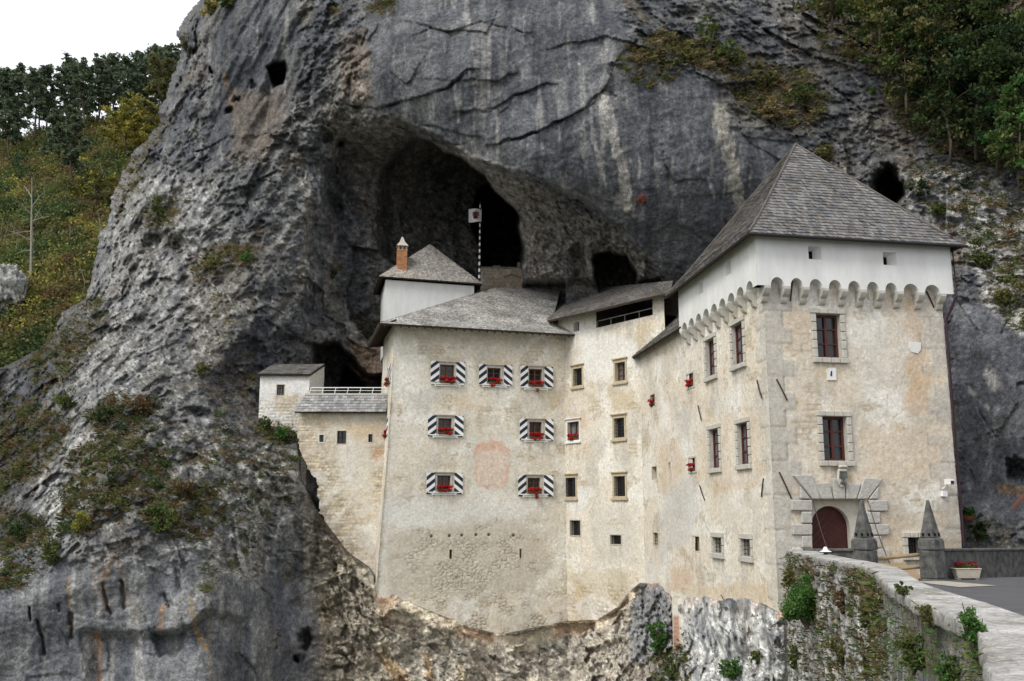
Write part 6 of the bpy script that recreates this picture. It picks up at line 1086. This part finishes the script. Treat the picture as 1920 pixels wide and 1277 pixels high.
def dec(u, vt, vb_, Yp, r, cols, lb, sd, n=2600, size=.16, grp=None, tr=.12, name='broadleaf_tree', limbs=9, low=.3, bk='bark'):
    b = at(u, vb_, Yp); t = at(u, vt, Yp); root = thing(name, b, lb, 'tree', grp); branchy(root, b, t, r, 5, cols, n, size, sd, trunk_r=tr, limbs=limbs, low=low, barkm=bk)
dec(238, 200, 300, 104, 3.2, YEL, 'bright yellow autumn tree on the slope below the pines', 361, 3600, .2)
dec(285, 205, 270, 102, 2.6, OLV+YEL[:1], 'olive yellow tree between the yellow tree and the cliff edge', 362, 2600, .2)
dec(300, 120, 215, 98, 2.0, OLV, 'olive green tree rising beside the cliff edge under the last pines', 363, 1800, .2)
dec(180, 325, 400, 90, 2.4, YEL[1:]+OLV, 'low yellowish tree on the slope near the cliff foot', 364, 2200, .18)
# dead tree
db_, dt_ = at(58, 515, 78), at(60, 335, 78); dr = thing('dead_tree', db_, 'pale leafless dead tree standing over bushes at the left edge', 'dead tree'); mb = MB(); mb.tube([db_, db_.lerp(dt_, .5), dt_], [.11, .08, .02], 6)
for i, (k, du, dv) in enumerate(((.35, -50, -22), (.45, -48, 8), (.5, 20, -40), (.62, -30, -28), (.7, 24, -30), (.8, -14, -22), (.55, 34, -10), (.25, -30, 6))):
    p = db_.lerp(dt_, k); u_, v_ = 59, 515-180*k; e_ = at(u_+du, v_+dv, 78+(i % 3-1)*.8); mb.tube([p, p.lerp(e_, .55)+Vector((0, 0, .1)), e_], [.045, .03, .01], 5); q = p.lerp(e_, .6); mb.tube([q, q+Vector((.3*(i % 2*2-1), .1, .5))], [.02, .006], 4)
mb.build('trunk', M['palebark'], dr)
# cliff-top shrubs
def onrock(u, v, fwd=.25): p = surf(u, v); p = p*(1-fwd/p.y); return p
for i, (u, v, r, h, cols, lb, n, sz) in enumerate([
    (352, 105, .9, 2.0, OLV, 'feathery shrub leaning out from the left rim of the cliff', 800, .10), (395, 25, 1.0, 1.1, OLV+YEL[:1], 'olive shrub at the very top left of the cliff', 900, .10), (425, 12, .9, .9, GR, 'green shrub on the top of the cliff right of the olive one', 700, .10),
    (1330, 95, .9, 2.4, GR, 'slender sapling growing from the grassy ledge high above the cave', 700, .09), (1290, 110, 1.3, .9, OLV, 'low olive bush in the middle of the high grassy ledge', 900, .09), (1365, 112, 1.0, .8, GR, 'green bush at the right end of the high grassy ledge', 800, .09),
    (1432, 160, .9, 1.0, OLV, 'brownish green bush below the right end of the high ledge', 800, .09), (1500, 195, 1.2, 1.0, GR, 'wide green bush on the rock above the tower roof', 900, .09), (1445, 215, .9, .7, STRAW, 'straw coloured tuft hanging on rock above the tower roof', 700, .10), (1552, 292, .5, .6, OLV, 'small yellowish tuft touching the right slope of the tower roof', 400, .08),
    (297, 400, .8, 1.1, GR, 'green shrub on the left flank of the cliff', 800, .09), (458, 488, .5, .6, BRG, 'small bright green bush beneath the left rock bulge', 400, .07), (400, 500, .9, .5, OLV, 'olive tuft on the ledge beneath the left rock bulge', 600, .09), (622, 520, .4, .6, DKG, 'dark green plant clinging to rock left of the turret', 350, .07),
    (205, 795, 1.0, 1.2, DKG, 'dark green bush on the lower left ledge', 1100, .08), (262, 775, .9, 1.2, RUS, 'rust brown bush right of the dark green one on the lower left ledge', 900, .08), (152, 1000, .7, 1.0, YEL[1:], 'bright yellow green bush above the streaked lower wall', 900, .07), (92, 1060, .7, 1.1, GR, 'green bush on the lip of the streaked lower wall at the left', 900, .07),
    (300, 985, 1.1, .8, GR, 'broad green bush at the centre of the lower left ledge', 1000, .08), (345, 925, .8, .7, RUS, 'brown bush above the broad green bush', 700, .08), (30, 1010, .9, 1.2, DKG, 'dark bush at the left edge above the streaked wall', 900, .08), (120, 770, .9, 1.1, GR, 'green bush at the far left below the wooded slope', 900, .08),
    (525, 818, .8, .5, BRG, 'bright green bush at the foot of the whitewashed hut', 700, .07), (500, 800, .6, .6, GR, 'green tuft left of the bush at the foot of the hut', 500, .07), (1236, 1225, .75, 1.7, BRG, 'bright green bush growing under the wing beside the brick pier', 1800, .075), (1262, 1262, .7, .7, GR, 'small green bush below the bright bush under the wing', 700, .07),
    (1372, 1272, .6, .7, BRG, 'green bush among white rocks at the bottom below the tower', 800, .06), (1420, 1240, .4, .5, GR, 'tuft of green among white rocks left of the retaining wall', 500, .06), (1725, 365, .7, .6, DKG, 'dark green bush right of the small cave by the tower roof', 700, .08), (1760, 400, .7, .5, GR, 'green bush on the white rocks right of the tower roof', 600, .08),
    (1835, 500, .8, .8, GR, 'green bush on white rocks right of the tower eaves', 700, .08), (1890, 570, .8, .9, OLV, 'olive bush at the right edge on the white rocks', 800, .08), (700, 640, .4, .4, BRG, 'small green plant under the corner of the residential roof', 300, .06), (1202, 378, .3, .3, REDT, 'small red plant on the smooth rock face above the gallery', 220, .06),
    (1832, 1015, .5, 1.0, DKG, 'dark ivy hanging on the rock beside the tower foot', 700, .06), (1785, 1020, .3, .7, OLV, 'brownish climbing plant at the right foot of the tower', 400, .06), (905, 330, .3, .25, YEL[1:], 'tiny yellow tuft on the inner edge of the cave arch', 160, .06), (375, 700, .6, .6, OLV, 'olive tuft on the middle of the left cliff', 400, .08)]):
    p = onrock(u, v, .3); bush(p, r, h, cols, lb, 400+i*3, n, sz)
pb_ = onrock(1815, 975, .4); pt = thing('potted_plant', pb_, 'green plant in a terracotta bowl on the rock beside the tower', 'potted plant'); mb = MB(); mb.tube([pb_, pb_+Vector((0, 0, .06)), pb_+Vector((0, 0, .22))], [.14, .2, .26], 12); mb.build('bowl', mat('terracotta', (.22, .09, .05), var=.3), pt); v, f, c = leaves(500, [tuple(pb_+Vector((x, 0, .36))) for x in (-.15, 0, .15)], [[.2, .18, .2]]*3, .07, BRG, 9); mk('foliage', v, f, M['leaf'], pt, col=c)
# trees over the upper right of the cliff
for i, (u, vt, vb_, Yp, r, cols, lb, n) in enumerate([
    (1560, -60, 60, 52, 1.9, OLV+GR, 'yellowing tree at the top edge above the tower, leftmost of the overhanging trees', 2600), (1650, -60, 100, 51, 2.3, GR+YEL[2:], 'green and yellow tree at the top edge right of the leftmost overhanging tree', 3600), (1740, -50, 200, 49.5, 2.6, DKG+OLV, 'dark olive tree leaning over the rock at the upper right', 5000),
    (1830, -60, 300, 48.5, 2.9, DKG+GR, 'large dark tree with bare trunk above the white rocks at the right', 6500), (1905, -20, 260, 47, 2.9, DKG+GR[:1], 'dark green tree filling the top right corner', 6500), (1782, 100, 310, 48.5, 2.0, DKG+OLV[:1], 'small dark tree on the slope just below the large overhanging trees', 3200),
    (1690, -30, 150, 50.5, 2.2, OLV+GR, 'thin olive green tree between the leftmost overhanging trees and the dark ones', 3600), (1870, 90, 330, 47.5, 2.3, DKG, 'dark tree low on the slope beneath the corner tree', 5200), (1800, 30, 260, 50, 2.4, DKG, 'dark tree behind the bare-trunked tree at the upper right', 5200),
    (1912, 190, 370, 45.5, 1.7, BRG+GR, 'lighter green tree at the right edge below the dark corner tree', 2600), (1700, 60, 215, 50, 1.6, GR+OLV, 'drooping green tree on the left rim of the dark trees', 2200)]):
    dec(u, vt, vb_, Yp, r, cols, lb, 520+i*3, n, .12, 'trees overhanging the upper right', .09, limbs=13, low=.22)
# plants on the retaining wall
for i, (u, v, r, h, cols, lb, n, sz) in enumerate([(1536, 1180, .72, 1.15, BRG, 'large bright green bush growing out of the rubble retaining wall', 9500, .03), (1496, 1100, .3, .45, OLV, 'olive weeds at the left end of the retaining wall', 700, .045), (1643, 1205, .22, .8, GR, 'tall green weeds at the corner of the retaining wall', 1100, .035), (1640, 1272, .2, .5, OLV, 'olive weeds low on the corner of the retaining wall', 700, .035),
    (1845, 1240, .13, .42, BRG, 'green weeds hanging under the near end of the coping', 1500, .016), (1700, 1118, .10, .16, GR, 'small green plant on the edge of the coping at the bend', 400, .018), (1755, 1175, .12, .2, OLV, 'brownish moss tuft under the middle of the coping', 600, .016), (1505, 1262, .3, .7, GR, 'green weeds low on the left part of the retaining wall', 1000, .045),
    (1590, 1250, .35, .55, OLV, 'dry brownish weeds low on the rubble wall right of the big bush', 1100, .04), (1730, 1265, .22, .45, GR, 'green weeds on the grey rendered part of the retaining wall', 900, .026), (1590, 1150, .25, .5, RUS, 'rusty brown weeds right of the big bright bush on the wall', 900, .04), (1790, 1290, .15, .3, BRG, 'bright weeds at the bottom edge below the near coping', 700, .018)]):
    p, nn_ = face(u, v); p = p+Vector((nn_[0], nn_[1], 0))*r*.35; bush(p, r, h, cols, lb, 600+i*3, int(n*1.9) if i else n, sz*.72 if i else sz, depth=r*.6)
# ---- ground cover: grasses and low weeds on the rock ledges (uncountable)
def cover(name, label, P, cols, blades, ln, wd, sd, up=.6, cat='grass'):
    g = np.random.default_rng(sd); P = np.repeat(P, blades, axis=0); n = len(P); d = g.normal(size=(n, 3)); d[:, 2] = np.abs(d[:, 2])*up+.25*up; d[:, 1] -= .5; d /= np.linalg.norm(d, axis=1)[:, None]; l = ln*(.5+g.random((n, 1))); sdv = np.cross(d, g.normal(size=(n, 3))); sdv /= np.linalg.norm(sdv, axis=1)[:, None]; sdv *= wd
    b = P+g.normal(size=(n, 3))*.05; m_ = b+d*l*.6; t = b+d*l+np.array([0, 0, -.25])*l; v = np.stack([b-sdv, b+sdv, m_+sdv*.8, t], 1).reshape(-1, 3); f = np.arange(4*n).reshape(n, 4)
    cols = np.array(cols); ci = g.integers(0, len(cols), n//blades); nz__ = noise(P[::blades, 0]/.8, P[::blades, 1]/.8, P[::blades, 2]/.8, 3); ci = np.clip(((nz__+.5)*len(cols)+g.normal(size=len(nz__))*.9).astype(int), 0, len(cols)-1); cl = np.repeat(cols[ci], blades, axis=0)*(.75+.5*g.random((n, 1))); o = mk(name, v, f.astype(np.int32), M['leaf'], col=np.repeat(cl, 4, axis=0)); return tag(o, label, cat, kind='stuff')
sel = (UPN > -.25) & keep & (sc < 0)
for kind, cols, bl, ln, lab, dens in (('dry', STRAW+OLV, 7, .34, 'dry straw and olive grass on the high rock ledges', .40), ('mix', OLV+GR+RUS+STRAW[1:]+DKG, 8, .30, 'mixed green and brown weeds over the lower rock ledges', .22), ('rust', RUS+OLV[:1], 6, .2, 'rusty brown weeds in the rock crevices', .22)):
    Pm = np.zeros(U.shape, np.float32)
    for p, k, kd in VEG:
        if kd == kind: Pm = np.maximum(Pm, k*ss(sdist(p, wu, wv)+10*n2, -6, 8))
    prob = Pm*dens*ss(n2*.6+n3*.7+.5*UPN, -.15, .35)*sel*(np.abs(U-660) < 1400); hit = G3.random(U.shape) < prob
    cover('ledge_grass', lab, PP[hit], cols, bl, ln, .016, 700+len(kind))
Pm = np.zeros(U.shape, np.float32)
for p, k, kd in VEG: Pm = np.maximum(Pm, (k if kd == 'mix' else k*.45)*ss(sdist(p, wu, wv)+10*n2, -6, 8))
hit = G3.random(U.shape) < Pm*.0105*ss(n2*.8+.5*UPN, -.2, .25)*sel*(np.abs(U-960) < 1000)*(np.abs(V-640) < 680); BC = PP[hit]; g = np.random.default_rng(15); NB = len(BC); print('shrub blobs', NB)
BR = g.uniform(.22, .62, NB); BC = BC+np.c_[g.normal(size=(NB, 1))*.05, -BR[:, None]*.35, BR[:, None]*.25]; nn = noise(BC[:, 0]/2.2, BC[:, 1]/2.2, BC[:, 2]/2.2, 5)+.22*g.normal(size=NB); pal = np.array(DKG+GR+OLV+RUS[:2]+OLV[1:2]); pc = pal[np.clip(((nn+.55)/1.1*len(pal)).astype(int), 0, len(pal)-1)]
n = NB*110; k = np.repeat(np.arange(NB), 110); d = g.normal(size=(n, 3)); d /= np.linalg.norm(d, axis=1)[:, None]; p = BC[k]+d*BR[k][:, None]*np.minimum(np.abs(g.normal(size=(n, 1)))*.4+.5*g.random((n, 1))**.6, 1.8)*np.array([1.15, .8, .75]); a = g.normal(size=(n, 3)); a /= np.linalg.norm(a, axis=1)[:, None]; b = np.cross(a, g.normal(size=(n, 3))); b /= np.linalg.norm(b, axis=1)[:, None]; s = .06*(.6+.8*g.random((n, 1)))
v = np.stack([p-a*s, p+b*s*.6, p+a*s, p-b*s*.6], 1).reshape(-1, 3); o = mk('low_scrub', v, np.arange(4*n).reshape(n, 4).astype(np.int32), M['leaf'], col=np.repeat(pc[k]*(.65+.7*g.random((n, 1))), 4, axis=0)); tag(o, 'low green and brown scrub growing over the ledges of the cliff', 'scrub', kind='stuff')
print('veg a')
# sparse tufts all over the rough rock
prob = .010*rough*ss(UPN+.4*n3, .15, .6)*sel*(incave < .2)*(V > 60); hit = G3.random(U.shape) < prob; cover('rock_tufts', 'scattered small tufts of grass in cracks all over the cliff', PP[hit], OLV+RUS+STRAW[1:], 7, .2, .014, 761)
# hillside undergrowth
g = np.random.default_rng(5); NB = 2600; C = []; R = []; CO = []
for i in range(NB):
    u = g.uniform(-160, 400); k = g.random()**1.25; v = 232+k*570-.1*max(0, u); p = hsurf(u, v+(20 if u < 150 else 0)); r = (.6+1.0*g.random()); p.z += r*.4; C.append(tuple(p)); R.append((r, r, r*.75))
    nn = float(noise(np.array([p.x/7]), np.array([p.y/7]), np.array([p.z/7]), 5)[0])+.35*g.normal(); CO.append((GR+DKG)[i % 6] if nn < -.1 else (OLV[i % 3] if nn < .38 else (RUS[i % 2] if g.random() < .6 else YEL[1])))
C, R, CO = np.array(C), np.array(R), np.array(CO); n = 420000; k = g.integers(0, NB, n); d = g.normal(size=(n, 3)); d /= np.linalg.norm(d, axis=1)[:, None]; p = C[k]+d*R[k]*np.minimum(np.abs(g.normal(size=(n, 1)))*.36+.6*g.random((n, 1))**.6, 1.8); a = g.normal(size=(n, 3)); a /= np.linalg.norm(a, axis=1)[:, None]; b = np.cross(a, g.normal(size=(n, 3))); b /= np.linalg.norm(b, axis=1)[:, None]; s = .14*(.6+.8*g.random((n, 1)))
v = np.stack([p-a*s, p+b*s*.6, p+a*s, p-b*s*.6], 1).reshape(-1, 3); cl = np.repeat(CO[k]*(1.05+.55*g.random((n, 1))), 4, axis=0); o = mk('undergrowth', v, np.arange(4*n).reshape(n, 4).astype(np.int32), M['leaf'], col=cl); tag(o, 'autumn undergrowth of green, olive and rust bushes covering the left hillside', 'undergrowth', kind='stuff')
mb = MB()
for i in range(22):
    u = g.uniform(-60, 290); v = g.uniform(290, 600); p = hsurf(u, v); q = p+Vector((g.normal()*.5, -.4, 2.0+2*g.random())); mb.tube([p, p.lerp(q, .5)+Vector((g.normal()*.2, 0, 0)), q], [.04, .03, .01], 5)
tag(mb.build('thin_stems', M['palebark']), 'thin pale stems of saplings rising through the hillside undergrowth', 'saplings', kind='stuff')
# pale boulder on the hillside
bp = at(12, 560, 76); rr_ = np.array([1.5, 1.2, 1.9]); th, phh = np.meshgrid(np.linspace(0, math.pi, 60), np.linspace(0, 2*math.pi, 90)); sx, sy, sz_ = np.sin(th)*np.cos(phh), np.sin(th)*np.sin(phh), np.cos(th); dd = 1+.5*fbm(sx*1.5, sy*1.5, sz_*1.5, 5, 9, .6)+.3*fbm(sx*4, sy*4, sz_*2, 5, 10, .6)
BPp = np.stack([bp.x+sx*rr_[0]*dd, bp.y+sy*rr_[1]*dd, bp.z+.9+sz_*rr_[2]*dd], -1); idx = np.arange(BPp.shape[0]*BPp.shape[1]).reshape(BPp.shape[:2]); bc = np.empty(BPp.shape, np.float32); bc[:] = (.36, .36, .345); bc = mixc(bc, (.14, .14, .12), ss(fbm(sx*4, sy*4, sz_*2, 4, 12), .0, .3)); o = mk('boulder', BPp.reshape(-1, 3), np.stack([idx[:-1, :-1], idx[1:, :-1], idx[1:, 1:], idx[:-1, 1:]], -1).reshape(-1, 4).astype(np.int32), M['rock'], col=bc.reshape(-1, 3), smooth=True); tag(o, 'pale grey rock outcrop among bushes at the left edge of the hillside', 'rock')
print('done')

# weeds over the retaining wall (uncountable)
P_ = []
g = np.random.default_rng(8)
for i in range(9000):
    j = int(g.integers(0, int(NP_*.93))); h = g.random()**1.1*4.6; 
    if OL[j, 1] < 2.5: continue
    s_ = dj[j, 0]; m_ = float(noise(np.array([s_*.9]), np.array([h*.8]), 0, 91)[0])+.25*float(noise(np.array([s_*3]), np.array([h*3]), 0, 92)[0])
    far_ = OL[j, 1] > 12.6
    if m_ > (-.2 if far_ else .02): P_.append((OL[j, 0]+outn[j, 0]*.07, OL[j, 1]+outn[j, 1]*.07, cop_z(OL[j, 1])-.12-h))
P_ = np.array(P_); nearm = P_[:, 1] < 12.6
cover('wall_weeds', 'olive and green weeds rooted all over the rubble retaining wall', P_[~nearm], OLV+GR+RUS+STRAW[2:]+GR, 12, .13, .011, 771, cat='weeds'); cover('wall_weeds', 'small weeds and moss on the near grey part of the retaining wall', P_[nearm], OLV+GR+BRG, 9, .05, .005, 772, cat='weeds')
